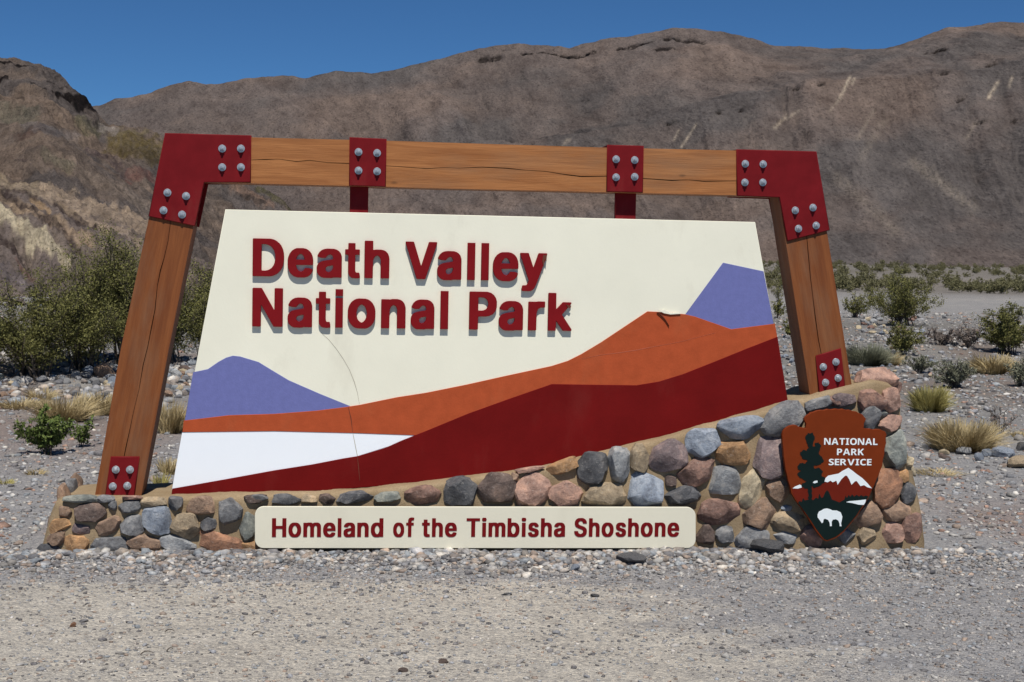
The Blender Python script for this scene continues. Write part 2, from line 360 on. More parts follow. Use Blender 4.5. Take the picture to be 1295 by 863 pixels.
f1 = fbm(ax_*0.9, Rm/60.0, 6, 90)[..., None]; f2 = fbm(ax_*9+3+Rm*0.02, Rm/30.0, 5, 91, 0.6)[..., None]
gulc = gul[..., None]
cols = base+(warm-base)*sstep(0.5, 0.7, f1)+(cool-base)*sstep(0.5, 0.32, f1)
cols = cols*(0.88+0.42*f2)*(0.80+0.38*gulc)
# pale talus streaks running down the right-hand slopes
stk = np.zeros_like(Z)
for (x0, y0, x1, y1, wd, s_) in [(1075, 98, 1062, 125, 2.2, 1.0), (1062, 125, 1050, 140, 2.0, .5), (995, 146, 980, 162, 2.2, 1.0), (1010, 140, 995, 150, 2, .4), (1262, 104, 1250, 124, 2.4, 1.0), (1280, 98, 1276, 110, 2, .7), (880, 158, 862, 186, 1.6, .7), (858, 165, 852, 178, 1.4, .6), (1155, 205, 1230, 262, 7, .28), (1060, 225, 1130, 290, 8, .22), (1080, 100, 1078, 106, 2, 1.0), (1105, 140, 1085, 175, 3, .25), (1235, 155, 1222, 175, 2, .3), (720, 176, 712, 184, 2, .5), (1120, 150, 1090, 200, 6, .15)]:
    vx, vy = x1-x0, y1-y0; L2 = vx*vx+vy*vy; tt = np.clip(((PX-x0)*vx+(PY-y0)*vy)/L2, 0, 1)
    dd = np.hypot(PX-x0-tt*vx, PY-y0-tt*vy)+1.5*(fbm(PX/5, PY/5, 2, 99)-0.5); stk = np.maximum(stk, s_*np.exp(-(dd/wd)**2))
stk = stk*(1.0*sstep(0.12, 0.6, fbm(PX/2.0, PY/3.0, 4, 98)))
cols = cols+(np.array([0.36, 0.30, 0.235])-cols)*np.clip(stk, 0, 1)[..., None]
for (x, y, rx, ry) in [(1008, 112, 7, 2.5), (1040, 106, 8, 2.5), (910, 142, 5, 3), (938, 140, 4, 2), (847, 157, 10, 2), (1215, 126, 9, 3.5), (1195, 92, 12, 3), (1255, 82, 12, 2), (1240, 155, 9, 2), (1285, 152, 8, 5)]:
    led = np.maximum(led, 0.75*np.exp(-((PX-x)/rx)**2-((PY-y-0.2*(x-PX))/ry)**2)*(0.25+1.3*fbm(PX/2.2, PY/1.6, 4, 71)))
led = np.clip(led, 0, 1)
cols = cols+(np.array([0.035, 0.028, 0.026])-cols)*(sstep(0.35, 0.6, led)*0.92)[..., None]  # near-black tint: dark rock plus painted overhang shade
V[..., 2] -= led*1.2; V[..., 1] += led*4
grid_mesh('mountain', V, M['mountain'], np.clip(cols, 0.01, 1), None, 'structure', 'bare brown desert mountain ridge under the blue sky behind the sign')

# near badland hill on the left
h1 = [(-4200, 260), (-2400, 90), (-1500, 20), (-900, -60), (-300, 40), (-120, 62), (0, 72), (25, 75), (60, 85), (85, 104), (100, 116), (112, 128), (121, 138), (126, 150), (138, 158), (152, 157), (182, 160), (205, 172), (250, 205), (290, 226), (330, 238), (352, 250), (374, 268), (392, 296), (420, 335), (520, 372)]
h2 = [(-4200, 275), (-2400, 180), (-900, 120), (-300, 215), (0, 193), (18, 180), (34, 166), (52, 161), (66, 164), (78, 175), (97, 190), (130, 209), (162, 226), (188, 242), (250, 285), (300, 322), (350, 345), (520, 372)]
h3 = [(-4200, 280), (-2400, 220), (-900, 150), (-300, 180), (0, 229), (49, 242), (97, 255), (146, 268), (182, 279), (225, 305), (265, 330), (300, 345), (520, 372)]
phi = np.concatenate([np.linspace(prof([(-4200, 300)])[0][0], prof([(-120, 300)])[0][0], 280, endpoint=False), np.linspace(prof([(-120, 300)])[0][0], prof([(520, 300)])[0][0], 520)])
H1, H2, H3 = layer(h1, phi), smooth1(layer(h2, phi), 9), smooth1(layer(h3, phi), 15)
g0 = np.full_like(phi, -CAM[2]/56.0)
rm = np.concatenate([np.linspace(50, 76, 150), np.linspace(77, 106, 12), np.linspace(107, 123, 110), np.linspace(124, 144, 10), np.linspace(145, 172, 150), np.linspace(174, 230, 12)])
T = stack_layers([50, 58, 75, 84, 107, 122, 134, 145, 170, 230], [g0*1.12, g0, H3, H3-0.02, H3*0.75+H2*0.25-0.01, H2, H2-0.02, H2*0.8+H1*0.2-0.008, H1, H1-0.14], rm)
Ph, Rm = np.meshgrid(phi, rm, indexing='ij'); ax_ = Ph*110
Z = CAM[2]+Rm*T
X = CAM[0]+Rm*np.sin(Ph); Y = CAM[1]+Rm*np.cos(Ph)
V = np.stack([X, Y, Z], -1); D3 = V-CAM; w_ = D3@FW; PX = CXP+F_PX*(D3@RT)/w_; PY = CYP-F_PX*(D3@UP)/w_
inner = 0.25+0.75*(1-np.exp(-((Rm-75)/5)**2))*(1-np.exp(-((Rm-122)/6)**2))*(1-np.exp(-((Rm-170)/8)**2))
Z += inner*((fbm(ax_*0.26+Rm*0.05, Rm/16.0, 6, 140, 0.6, True)-0.6)*2.6)*sstep(56, 66, Rm)
Z += (fbm(ax_*1.3, Rm/1.6, 5, 141, 0.6)-0.5)*1.3*(0.35+0.65*sstep(0.45, 0.6, fbm(ax_*0.1, Rm/20, 3, 149)))
# ledges near the top (stepped strata)
top = sstep(136, 150, Rm)*sstep(150, 120, PX)
stp = (Z+0.06*X)/2.6+0.6*fbm(ax_*0.15, Rm/25, 3, 146); fr = stp-np.floor(stp)
Z += top*(sstep(0.0, 1.0, fr)*0-0.0)+top*2.6*(sstep(0.55, 0.95, fr)-fr)*0.22
V[..., 2] = Z
f1 = fbm(ax_*0.15, Rm/6.0, 6, 150)[..., None]; f2 = fbm(ax_*2.2, Rm/1.3, 5, 151, 0.65)[..., None]
hb = np.array([0.134, 0.105, 0.088]); hw = np.array([0.165, 0.124, 0.098]); hc = np.array([0.104, 0.088, 0.082])
cols = hb+(hw-hb)*sstep(0.5, 0.65, f1)+(hc-hb)*sstep(0.5, 0.35, f1)
zone3 = sstep(78, 73, Rm)[..., None]; zone1 = sstep(134, 140, Rm)[..., None]
cols = cols*(1-zone3)+zone3*(np.array([0.185, 0.150, 0.135])*(0.75+0.5*f1))
def streak(x0, y0, x1, y1, wd, s_, col, fr=0.5):
    global cols
    vx, vy = x1-x0, y1-y0; L2 = vx*vx+vy*vy; tt = np.clip(((PX-x0)*vx+(PY-y0)*vy)/L2, 0, 1)
    dd = np.hypot(PX-x0-tt*vx, PY-y0-tt*vy)+wd*1.2*(fbm(PX/9, PY/9, 4, int(x0*7+y0) % 97+200)-0.5)
    k = s_*sstep(wd, wd*0.45, dd)*(1-fr+2*fr*fbm(PX/3.0, PY/3.0, 3, 198)); cols = cols+(np.array(col)-cols)*np.clip(k, 0, 1)[..., None]
pale, peach, drk, mar = (0.50, 0.43, 0.31), (0.42, 0.31, 0.21), (0.070, 0.052, 0.048), (0.15, 0.085, 0.070)
streak(-60, 225, 60, 246, 10, 0.75, (0.30, 0.235, 0.165)); streak(60, 246, 190, 290, 14, 0.85, (0.33, 0.255, 0.19)); streak(20, 300, 190, 345, 16, 0.4, (0.26, 0.21, 0.165)); streak(90, 215, 190, 262, 12, 0.35, (0.24, 0.19, 0.15))
streak(-40, 232, 20, 262, 8, 0.7, (0.25, 0.185, 0.13)); streak(20, 262, 110, 315, 9, 0.7, peach)
streak(-60, 215, 0, 272, 12, 0.8, pale); streak(0, 272, 50, 305, 11, 0.95, pale); streak(48, 303, 84, 342, 7, 0.95, pale)
streak(40, 255, 62, 272, 5, 0.8, (0.36, 0.25, 0.15)); streak(75, 262, 135, 300, 6, 0.6, (0.32, 0.24, 0.16)); streak(110, 280, 175, 312, 10, 0.7, (0.32, 0.25, 0.19))
for (x0, y0, x1, y1, wd) in [(-20, 232, 45, 252, 4), (5, 245, 60, 290, 6), (60, 280, 95, 320, 7), (70, 262, 100, 285, 4), (95, 275, 120, 292, 4), (-10, 290, 40, 330, 6)]:
    streak(x0, y0, x1, y1, wd, 0.75, drk, 0.8)
streak(0, 340, 60, 375, 14, 0.5, (0.17, 0.15, 0.16)); streak(20, 325, 45, 345, 4, 0.6, mar)
streak(20, 176, 52, 161, 6, 0.7, (0.085, 0.055, 0.045)); streak(52, 161, 76, 172, 5, 0.8, (0.055, 0.042, 0.038))
streak(20, 202, 34, 204, 2, 0.6, drk); streak(60, 196, 90, 215, 9, 0.3, (0.14, 0.135, 0.085))
streak(112, 192, 160, 222, 5, 0.7, (0.08, 0.06, 0.058), 0.9)
streak(-40, 128, 40, 142, 15, 0.45, (0.115, 0.115, 0.085)); streak(100, 152, 122, 165, 11, 0.5, (0.115, 0.105, 0.060)); streak(30, 158, 100, 175, 7, 0.35, (0.17, 0.155, 0.155))
streak(150, 180, 205, 195, 22, 0.8, (0.105, 0.080, 0.038), 0.6); streak(160, 190, 195, 210, 9, 0.7, (0.065, 0.050, 0.028), 0.9); streak(150, 172, 185, 166, 4, 0.5, (0.16, 0.13, 0.075))
streak(126, 160, 146, 168, 5, 0.7, (0.23, 0.20, 0.18)); streak(165, 224, 205, 232, 7, 0.7, (0.13, 0.070, 0.060))
streak(290, 232, 340, 262, 8, 0.6, (0.23, 0.15, 0.11)); streak(300, 245, 335, 262, 4, 0.8, (0.05, 0.040, 0.036)); streak(330, 240, 372, 264, 8, 0.8, (0.085, 0.075, 0.045), 0.8)
streak(230, 335, 262, 345, 8, 0.4, drk)
# dark rim band of caprock
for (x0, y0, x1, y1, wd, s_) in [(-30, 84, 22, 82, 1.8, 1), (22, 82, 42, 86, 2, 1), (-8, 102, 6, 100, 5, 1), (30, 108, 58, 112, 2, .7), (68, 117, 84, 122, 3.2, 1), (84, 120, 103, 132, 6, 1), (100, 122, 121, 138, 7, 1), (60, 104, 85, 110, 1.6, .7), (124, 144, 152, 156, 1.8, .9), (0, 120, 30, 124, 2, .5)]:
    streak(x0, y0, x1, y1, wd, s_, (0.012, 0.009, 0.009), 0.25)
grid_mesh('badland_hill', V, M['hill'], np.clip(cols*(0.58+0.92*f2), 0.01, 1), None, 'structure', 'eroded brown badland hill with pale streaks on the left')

# ------------------------------------------------------------------ rocks
_ico = {}
def ico(sub):
    if sub not in _ico:
        bm = bmesh.new(); bmesh.ops.create_icosphere(bm, subdivisions=sub, radius=1.0)
        _ico[sub] = (np.array([v.co[:] for v in bm.verts]), np.array([[v.index for v in f.verts] for f in bm.faces])); bm.free()
    return _ico[sub]
def rock_verts(sub, seed, cuts=9, lo=0.55, hi=0.92, rough=0.06):
    v, f = ico(sub); v = v.copy(); g = np.random.default_rng(seed)
    for _ in range(cuts):
        n = g.normal(size=3); n /= np.linalg.norm(n); d = g.uniform(lo, hi); s = v@n; k = s > d; v[k] -= np.outer(s[k]-d, n)
    if rough: v += v*(g.uniform(-rough, rough, (len(v), 1)))
    return v/np.abs(v).max(0), f
def mesh_vf(name, v, f, mat=None):
    me = bpy.data.meshes.new(name); me.from_pydata([tuple(x) for x in v], [], [tuple(int(i) for i in q) for q in f]); me.update()
    if mat: me.materials.append(mat)
    return me

CO = {'g': (0.225, 0.228, 0.235), 'lg': (0.32, 0.33, 0.34), 'lb': (0.25, 0.285, 0.34), 'd': (0.110, 0.112, 0.120), 'db': (0.140, 0.105, 0.092), 'b': (0.285, 0.195, 0.140), 'r': (0.250, 0.155, 0.125),
      'p': (0.38, 0.240, 0.190), 't': (0.38, 0.300, 0.205), 'o': (0.42, 0.250, 0.130), 'c': (0.50, 0.42, 0.29), 'pu': (0.200, 0.155, 0.155), 'gg': (0.235, 0.250, 0.230), 'rb': (0.285, 0.155, 0.100)}

# ------------------------------------------------------------------ stone base
YF = -0.13
base = empty('stone_base', (0, 0.1, 0), 'low mortared fieldstone wall that carries the timber frame and rises to the right', 'stone wall')
topf = [(78, 633), (100, 630), (215, 629), (320, 626.5), (440, 622), (520, 614), (620, 600), (700, 588), (800, 564), (900, 538), (1000, 511), (1040, 498), (1075, 489), (1105, 480), (1126, 484), (1139, 497)]
tx, tz = np.array([XZ(x, y, YF) for x, y in topf]).T
def ends(z):
    l = np.interp(z, [0, 0.18, 0.34], [XZ(54, 700, YF)[0], XZ(64, 662, YF)[0], XZ(79, 633, YF)[0]])
    r_ = np.interp(z, [0, 0.3, 0.55, 0.72, 0.95], [XZ(1168, 690, YF)[0], XZ(1160, 625, YF)[0], XZ(1146, 575, YF)[0], XZ(1137, 535, YF)[0], XZ(1139, 497, YF)[0]])
    return l, r_
nu, nz, YB = 200, 16, 0.42
def wall_profile(u):
    xt = tx[0]+u*(tx[-1]-tx[0]); zt = np.interp(xt, tx, tz)
    pts = []
    for k in range(nz+1):
        z = -0.1+(zt+0.1-0.025)*k/nz; l, r_ = ends(max(z, 0)); pts.append((l+u*(r_-l), YF-0.02*(1-k/nz), z))
    l, r_ = ends(zt); xx = l+u*(r_-l)
    pts.append((xx, YF+0.008, zt-0.008)); pts.append((xx, YF+0.03, zt))
    for k in range(1, 9): pts.append((xx, YF+0.03+(YB-YF-0.06)*k/8, zt+0.004*math.sin(k*1.3+u*30)))
    for k in range(6): pts.append((xx, YB, zt-0.03-(zt+0.07)*k/5))
    return pts
Wv = np.array([wall_profile(i/nu) for i in range(nu+1)])
nn = (fbm(Wv[..., 0]*9+Wv[..., 1]*7, Wv[..., 2]*9+Wv[..., 1]*5, 4, 300)-0.5)
Wv[..., 1] += np.where(np.arange(Wv.shape[1]) < nz+2, 0.026*nn, 0); Wv[..., 2] += np.where(np.arange(Wv.shape[1]) >= nz+1, 0.022*nn, 0)
n_, m_ = Wv.shape[:2]; faces = []
for i in range(n_-1):
    for j in range(m_-1): a = i*m_+j; faces.append((a, a+m_, a+m_+1, a+1))
faces.append(tuple(range(m_))); faces.append(tuple(reversed(range((n_-1)*m_, n_*m_))))
me = bpy.data.meshes.new('mortar'); me.from_pydata([tuple(p) for p in Wv.reshape(-1, 3)], [], faces); me.update()
link('mortar', me, M['mortar'], base, (0, 0, 0), smooth=True)

zA, zB, zC, zD = (40, 580, 4.317), (320, 560, 4.317), (600, 560, 4.317), (860, 500, 3.92)
stones = [
 (zA, 320, 300, 150, 95, 0, 'db'), (zA, 270, 385, 85, 50, 15, 'pu'), (zA, 415, 370, 130, 85, -25, 'b'), (zA, 440, 260, 42, 50, 0, 'g'), (zA, 535, 262, 105, 65, 0, 'g'), (zA, 545, 216, 95, 22, 0, 'p'),
 (zA, 665, 240, 125, 50, 0, 't'), (zA, 685, 345, 140, 145, 0, 'lb'), (zA, 553, 370, 120, 100, -10, 'g'), (zA, 240, 465, 140, 95, 0, 'o'), (zA, 425, 475, 195, 82, 0, 'g'), (zA, 620, 465, 175, 92, 0, 'b'),
 (zA, 800, 475, 180, 95, 8, 'lg'), (zA, 838, 370, 150, 135, 0, 't'), (zA, 785, 245, 68, 72, 0, 'd'), (zA, 925, 258, 130, 90, 0, 'b'), (zA, 962, 358, 78, 76, 0, 'd'), (zA, 1075, 285, 130, 140, -8, 'g'),
 (zA, 1220, 222, 112, 45, -5, 'db'), (zA, 1180, 372, 88, 145, 0, 'gg'), (zA, 1025, 455, 235, 105, 12, 'rb'), (zA, 1215, 490, 130, 62, 10, 'o'), (zA, 150, 365, 100, 68, -30, 'o'), (zA, 138, 430, 95, 80, -30, 'b'),
 (zA, 90, 500, 105, 60, -5, 'd'), (zA, 245, 528, 62, 32, 0, 'g'), (zA, 185, 292, 62, 60, 0, 'b'), (zA, 270, 222, 170, 40, 0, 'gg'), (zA, 400, 222, 90, 36, 0, 'g'),
 (zB, 175, 310, 155, 52, 0, 'd'), (zB, 310, 310, 80, 46, 5, 't'), (zB, 405, 306, 80, 52, 0, 'db'), (zB, 553, 300, 175, 62, -4, 'd'), (zB, 740, 300, 140, 56, -5, 'gg'), (zB, 930, 285, 178, 92, -5, 'r'), (zB, 1130, 262, 178, 145, 0, 'd'), (zB, 28, 305, 90, 36, 0, 'g'),
 (zC, 118, 252, 185, 155, 8, 'db'), (zC, 225, 188, 40, 42, 0, 'b'), (zC, 318, 257, 195, 170, -30, 'p'), (zC, 300, 148, 150, 26, -8, 'p'), (zC, 480, 132, 155, 66, -20, 'o'), (zC, 505, 277, 180, 142, 0, 'p'), (zC, 645, 147, 152, 168, 5, 'd'),
 (zC, 715, 287, 228, 125, 0, 't'), (zC, 798, 127, 125, 188, 0, 'lg'), (zC, 897, 90, 95, 150, 10, 't'), (zC, 932, 262, 178, 178, 0, 'lb'), (zC, 1058, 80, 190, 165, -5, 'pu'), (zC, 1070, 212, 60, 62, 0, 'db'), (zC, 1140, 290, 178, 98, 0, 'd'),
 (zD, 112, 235, 155, 130, -10, 'lb'), (zD, 305, 165, 205, 100, -8, 'lb'), (zD, 515, 130, 205, 150, -35, 'g'), (zD, 272, 285, 168, 115, 0, 'o'), (zD, 85, 375, 182, 122, -28, 'r'), (zD, 445, 308, 148, 190, 12, 'pu'), (zD, 225, 430, 152, 148, 0, 'lg'),
 (zD, 357, 465, 105, 182, 10, 'c'), (zD, 45, 495, 100, 95, 0, 'd'), (zD, 492, 460, 122, 135, -8, 'b'), (zD, 190, 577, 205, 118, -5, 'r'), (zD, 395, 590, 165, 130, -35, 'b'), (zD, 527, 558, 60, 28, 0, 'lb'), (zD, 540, 625, 162, 96, 5, 't'),
 (zD, 125, 692, 92, 100, 0, 'db'), (zD, 225, 692, 88, 82, 0, 'g'), (zD, 360, 708, 155, 100, 5, 'g'), (zD, 525, 712, 112, 60, 5, 'lg'), (zD, 655, 700, 112, 112, 40, 'p'), (zD, 825, 702, 82, 70, -20, 'g'), (zD, 930, 592, 135, 108, -35, 'b'),
 (zD, 1018, 460, 150, 180, 0, 'rb'), (zD, 1075, 577, 152, 96, -5, 'b'), (zD, 925, 688, 85, 84, -30, 't'), (zD, 1050, 682, 112, 112, 0, 'p'), (zD, 1150, 655, 100, 155, 12, 'r'), (zD, 1130, 487, 70, 92, 0, 'd'), (zD, 1098, 402, 80, 60, -5, 'o'),
 (zD, 1065, 272, 100, 182, -5, 'gg'), (zD, 938, 118, 90, 125, 35, 'g'), (zD, 1045, 132, 112, 78, -18, 'p'), (zD, 955, 35, 130, 100, 20, 'r'), (zD, 1048, 30, 90, 112, 0, 'p'), (zD, 1000, 90, 52, 30, -5, 'gg'), (zD, 820, 22, 112, 60, -5, 'pu'),
 (zD, 700, 42, 140, 52, -15, 'g'), (zD, 1140, 335, 42, 50, 0, 'c'), (zD, 580, 370, 60, 60, 0, 'b'), (zD, 770, 30, 60, 45, 0, 'r'), (zD, 650, 560, 90, 70, 0, 'b'), (zD, 600, 260, 90, 100, 0, 'g')]
big_ready = []
def add_stone(loc, hx, hy, hz, rot, col, seed, tilt=0.0, parent=base):
    v, f = ico(3); g = np.random.default_rng(seed+5); pw = g.uniform(0.50, 0.80)
    v = np.stack([np.sign(v[:, 0])*np.abs(v[:, 0])**pw, v[:, 1], np.sign(v[:, 2])*np.abs(v[:, 2])**pw], 1)
    nc = int(g.integers(5, 8)); a0 = g.uniform(0, 6.28)
    for q in range(nc):                                    # broken faces round the outline
        a = a0+2*math.pi*(q+g.uniform(-0.32, 0.32))/nc; n_ = np.array([math.cos(a), g.uniform(-0.55, 0.1), math.sin(a)]); n_ /= np.linalg.norm(n_); d = g.uniform(0.68, 0.98); s_ = v@n_; k_ = s_ > d; v[k_] -= np.outer((s_[k_]-d), n_)
    for _ in range(4):                                     # chips on the face
        n_ = np.array([g.normal(0, .6), -1, g.normal(0, .6)]); n_ /= np.linalg.norm(n_); d = g.uniform(0.52, 0.78); s_ = v@n_; k_ = s_ > d; v[k_] -= np.outer((s_[k_]-d), n_)
    v = v/np.abs(v).max(0)
    v = v*(1+0.16*(fbm(v[:, 0]*2.6+seed, v[:, 2]*2.6+v[:, 1], 3, seed % 61)-0.5))[:, None]
    # lumpy outline
    lump = 1+0.10*(fbm(v[:, 0]*1.6+seed, v[:, 2]*1.6, 3, seed % 50)-0.5)[:, None]
    v = v*lump; fl = g.normal(0, 0.10, 2); k_ = v[:, 1] < -0.58+fl[0]*v[:, 0]+fl[1]*v[:, 2]; v[k_, 1] = (-0.58+fl[0]*v[:, 0]+fl[1]*v[:, 2])[k_]*0.9+v[k_, 1]*0.1
    v += v*g.uniform(-0.015, 0.015, (len(v), 1))
    v = v*np.array([hx, hy, hz]); c_, s_ = math.cos(rot), math.sin(rot)
    x = v[:, 0]*c_-v[:, 2]*s_; z = v[:, 0]*s_+v[:, 2]*c_; v = np.stack([x, v[:, 1], z], 1)
    if tilt: c_, s_ = math.cos(tilt), math.sin(tilt); v = np.stack([v[:, 0]*c_-v[:, 1]*s_, v[:, 0]*s_+v[:, 1]*c_, v[:, 2]], 1)
    me = mesh_vf('stone', v, f, M['stone']); me.shade_smooth(); me.set_sharp_from_angle(angle=R(20))
    o = link('stone', me, None, parent, loc)
    cc = np.array(CO[col])*g.uniform(0.85, 1.15); o.color = (*np.clip(cc, 0.02, 0.9), 1)
    return o
for i, (z_, cx, cy, w, h, rot, col) in enumerate(stones):
    px, py = z_[0]+cx/z_[2], z_[1]+cy/z_[2]; p = P(px, py, YF-0.015); sc_ = np.linalg.norm(p-CAM)/F_PX
    hx, hz = w/z_[2]/2*sc_*1.17, h/z_[2]/2*sc_*1.17
    hy = min(max(0.95*min(hx, hz), 0.034), 0.075)
    add_stone((p[0], YF-0.006-hy*0.12, p[2]), hx, hy, hz, -R(rot), col, 1000+i)
# stones on the two ends and on the top
g = np.random.default_rng(3)
for k in range(6):
    y = 0.0+0.34*(k % 3)/2+0.03; z = 0.09+0.17*(k//3); l, r_ = ends(z)
    add_stone((l+0.02, y, z), 0.085, 0.045, 0.07, g.uniform(-.4, .4), g.choice(['b', 'g', 't', 'pu', 'o']), 1200+k, R(90))
for k in range(12):
    y = -0.02+0.36*(k % 3)/2+g.uniform(-.02, .02); z = 0.10+0.20*(k//3)+g.uniform(-.02, .02); l, r_ = ends(z)
    add_stone((r_-0.02, y, z), 0.095, 0.05, 0.08, g.uniform(-.4, .4), g.choice(['b', 'g', 't', 'r', 'p', 'rb']), 1220+k, R(90))
for (px, py, w, h, yy, col) in [(1110, 476, 60, 16, -0.03, 'p'), (1090, 482, 40, 14, 0.06, 'g'), (1125, 488, 36, 18, 0.02, 'r'), (1150, 590, 16, 16, 0.0, 'c')]:
    p = P(px, py, yy); add_stone((p[0], yy, p[2]-0.02), w/2/220, 0.07, h/220, 0.1, col, 1260+int(px))

# ------------------------------------------------------------------ timber frame
frame = empty('timber_frame', (0, 0.05, 0.3), 'orange-brown timber frame with dark red steel plates standing on the stone wall', 'sign frame')
FB, BB = -0.05, 0.15
def wood_piece(name, outline, crack, mat, rot_axis):
    """a squared timber split by a drying crack: two front halves with a real gap and a core behind"""
    up, lo = outline                                        # two edges (lists of px points) running the same way
    cr = crack
    gap = 0.0022
    cz = [np.array(XZ(x, y, FB)) for x, y in cr]
    U = [np.array(XZ(x, y, FB)) for x, y in up]; L = [np.array(XZ(x, y, FB)) for x, y in lo]
    nrm = (U[0]-L[0]); nrm /= np.linalg.norm(nrm)
    halves = []
    n_c = len(cz)
    gw = [gap*w_ for w_ in ([0.25]+[random.uniform(0.5, 1.5) for _ in range(n_c-2)]+[0.25])]
    a = U+[c+nrm*w_ for c, w_ in zip(cz, gw)][::-1]; b_ = [c-nrm*w_ for c, w_ in zip(cz, gw)]+L[::-1]
    bm = bmesh.new()
    org = (U[0]+L[-1])/2; ang = math.atan2(*(U[-1]-U[0])[::-1])
    def prism(pts, y0, y1, bev):
        vf = [bm.verts.new((p[0], y0, p[1])) for p in pts]; vb = [bm.verts.new((p[0], y1, p[1])) for p in pts]
        n = len(pts); fs = [bm.faces.new(vf), bm.faces.new(vb[::-1])]
        for i in range(n): fs.append(bm.faces.new((vf[i], vb[i], vb[(i+1) % n], vf[(i+1) % n])))
        bmesh.ops.recalc_face_normals(bm, faces=fs)
    prism([tuple(p) for p in a], FB, FB+0.03, 0); prism([tuple(p) for p in b_], FB, FB+0.03, 0)
    prism([tuple(p) for p in U+L[::-1]], FB+0.0302, BB, 0)
    # local x along the grain so the wood material follows the timber
    ce = Vector((org[0], 0.05, org[1])); rotm = Matrix.Rotation(-ang, 4, 'Y').inverted()
    bm.transform(Matrix.Translation(-ce)); bm.transform(Matrix.Rotation(ang, 4, 'Y'))
    o = from_bm(name, bm, mat, frame, ce); o.rotation_euler = (0, -ang, 0)
    return o
beam_top = [(240, 172.5), (318, 174), (440, 177), (500, 178.5), (640, 183), (770, 187), (815, 188), (930, 190.5), (1000, 192.5)]
beam_bot = [(240, 229), (318, 232), (440, 235), (560, 238.5), (700, 241.5), (815, 244.5), (930, 247), (1000, 249)]
beam_crack = [(240, 200), (290, 201), (318, 202.5), (335, 202), (352, 201.5), (375, 204.5), (392, 203), (415, 206), (440, 207), (490, 210), (540, 213.5), (565, 212), (580, 213), (610, 211.5), (640, 213), (665, 215.5), (690, 217), (715, 221), (735, 223.5), (770, 223), (815, 226), (850, 228.5), (870, 227.5), (890, 229.5), (930, 229), (1000, 231)]
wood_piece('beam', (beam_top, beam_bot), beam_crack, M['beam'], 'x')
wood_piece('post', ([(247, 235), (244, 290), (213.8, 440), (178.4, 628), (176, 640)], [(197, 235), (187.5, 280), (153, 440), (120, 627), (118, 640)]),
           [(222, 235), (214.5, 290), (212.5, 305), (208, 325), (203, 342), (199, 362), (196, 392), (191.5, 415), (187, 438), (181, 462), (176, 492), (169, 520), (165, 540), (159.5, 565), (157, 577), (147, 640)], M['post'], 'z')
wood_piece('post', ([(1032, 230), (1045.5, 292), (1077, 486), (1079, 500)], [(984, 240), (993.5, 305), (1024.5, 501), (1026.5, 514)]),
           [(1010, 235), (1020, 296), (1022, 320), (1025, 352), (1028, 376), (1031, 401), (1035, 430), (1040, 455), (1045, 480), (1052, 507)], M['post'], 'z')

bolt_me = None
def bolt_mesh():
    bm = bmesh.new(); S = 20
    S = 24
    def ring(r_, y):
        hx = 0.0118 < r_ < 0.0145
        return [bm.verts.new((r_*(0.9/math.cos((k % 4-2)*math.pi/12) if hx else 1)*math.cos(2*math.pi*k/S), y, r_*(0.9/math.cos((k % 4-2)*math.pi/12) if hx else 1)*math.sin(2*math.pi*k/S))) for k in range(S)]
    prof_ = [(0.0215, 0), (0.0215, -0.0035), (0.0205, -0.0045), (0.0140, -0.0046), (0.0140, -0.0150), (0.0120, -0.0170), (0.0070, -0.0172), (0.0068, -0.0250), (0.0055, -0.0265)]
    prev = None
    for r_, y in prof_:
        cur = ring(r_, y)
        if prev: [bm.faces.new((prev[k], cur[k], cur[(k+1) % S], prev[(k+1) % S])) for k in range(S)]
        prev = cur
    bm.faces.new(prev); bmesh.ops.recalc_face_normals(bm, faces=bm.faces)
    me = bpy.data.meshes.new('bolt'); bm.to_mesh(me); bm.free(); me.materials.append(M['steel']); me.shade_smooth()
    try: me.set_sharp_from_angle(angle=R(35))
    except Exception: pass
    return me
bolt_me = bolt_mesh()
def plate(name, pts, bolts, cap=None):
    back = cap is not None
    loops = [XZ(x, y, FB-0.011) for x, y in pts]
    o = shape2d(name, [loops], FB-0.0125, FB-0.0005, M['red'], frame, 0.004)
    # back plate and cap joined into the same sleeve

    bm = bmesh.new(); bm.from_mesh(o.data); bm2 = bmesh.new(); bm2.from_mesh(o.data); bmesh.ops.translate(bm2, vec=(0, BB-FB+0.0135, 0), verts=bm2.verts)
    tmp = bpy.data.meshes.new('t')
    if back: bm2.to_mesh(tmp); bm.from_mesh(tmp)
    bm2.free(); bpy.data.meshes.remove(tmp)
    if cap:
        p0, p1 = XZ(*cap[0], FB-0.011), XZ(*cap[1], FB-0.011); lc = Vector(o.location)+Vector(frame.location)
        vs = [bm.verts.new((p[0]-lc.x, y-lc.y, p[1]-dz-lc.z)) for y in (FB-0.0005, BB+0.001) for p, dz in ((p0, 0.001), (p1, 0.001), (p1, 0.0130), (p0, 0.0130))]
        for q in ((0, 1, 2, 3), (7, 6, 5, 4), (0, 4, 5, 1), (1, 5, 6, 2), (2, 6, 7, 3), (3, 7, 4, 0)): bm.faces.new([vs[k] for k in q])
    bmesh.ops.recalc_face_normals(bm, faces=bm.faces); bm.to_mesh(o.data); bm.free()
    for bx, by in bolts:
        p = P(bx, by, FB-0.0125); b_ = link('bolt', bolt_me, None, o, (p[0], FB-0.0125, p[2])); b_.rotation_euler = (0, random.uniform(0, 1), 0)
    return o
plate('corner_plate', [(208.6, 168.4), (317.8, 171.4), (317.2, 230.9), (258.6, 231), (246.8, 286.5), (187.6, 273.8)], [(281, 188.2), (304.7, 188.2), (281, 211.8), (304.7, 211.8), (211.8, 243.9), (235.3, 248.2), (206.8, 266.3), (230.3, 271.6)], ((209, 168.4), (317.4, 171.4)))
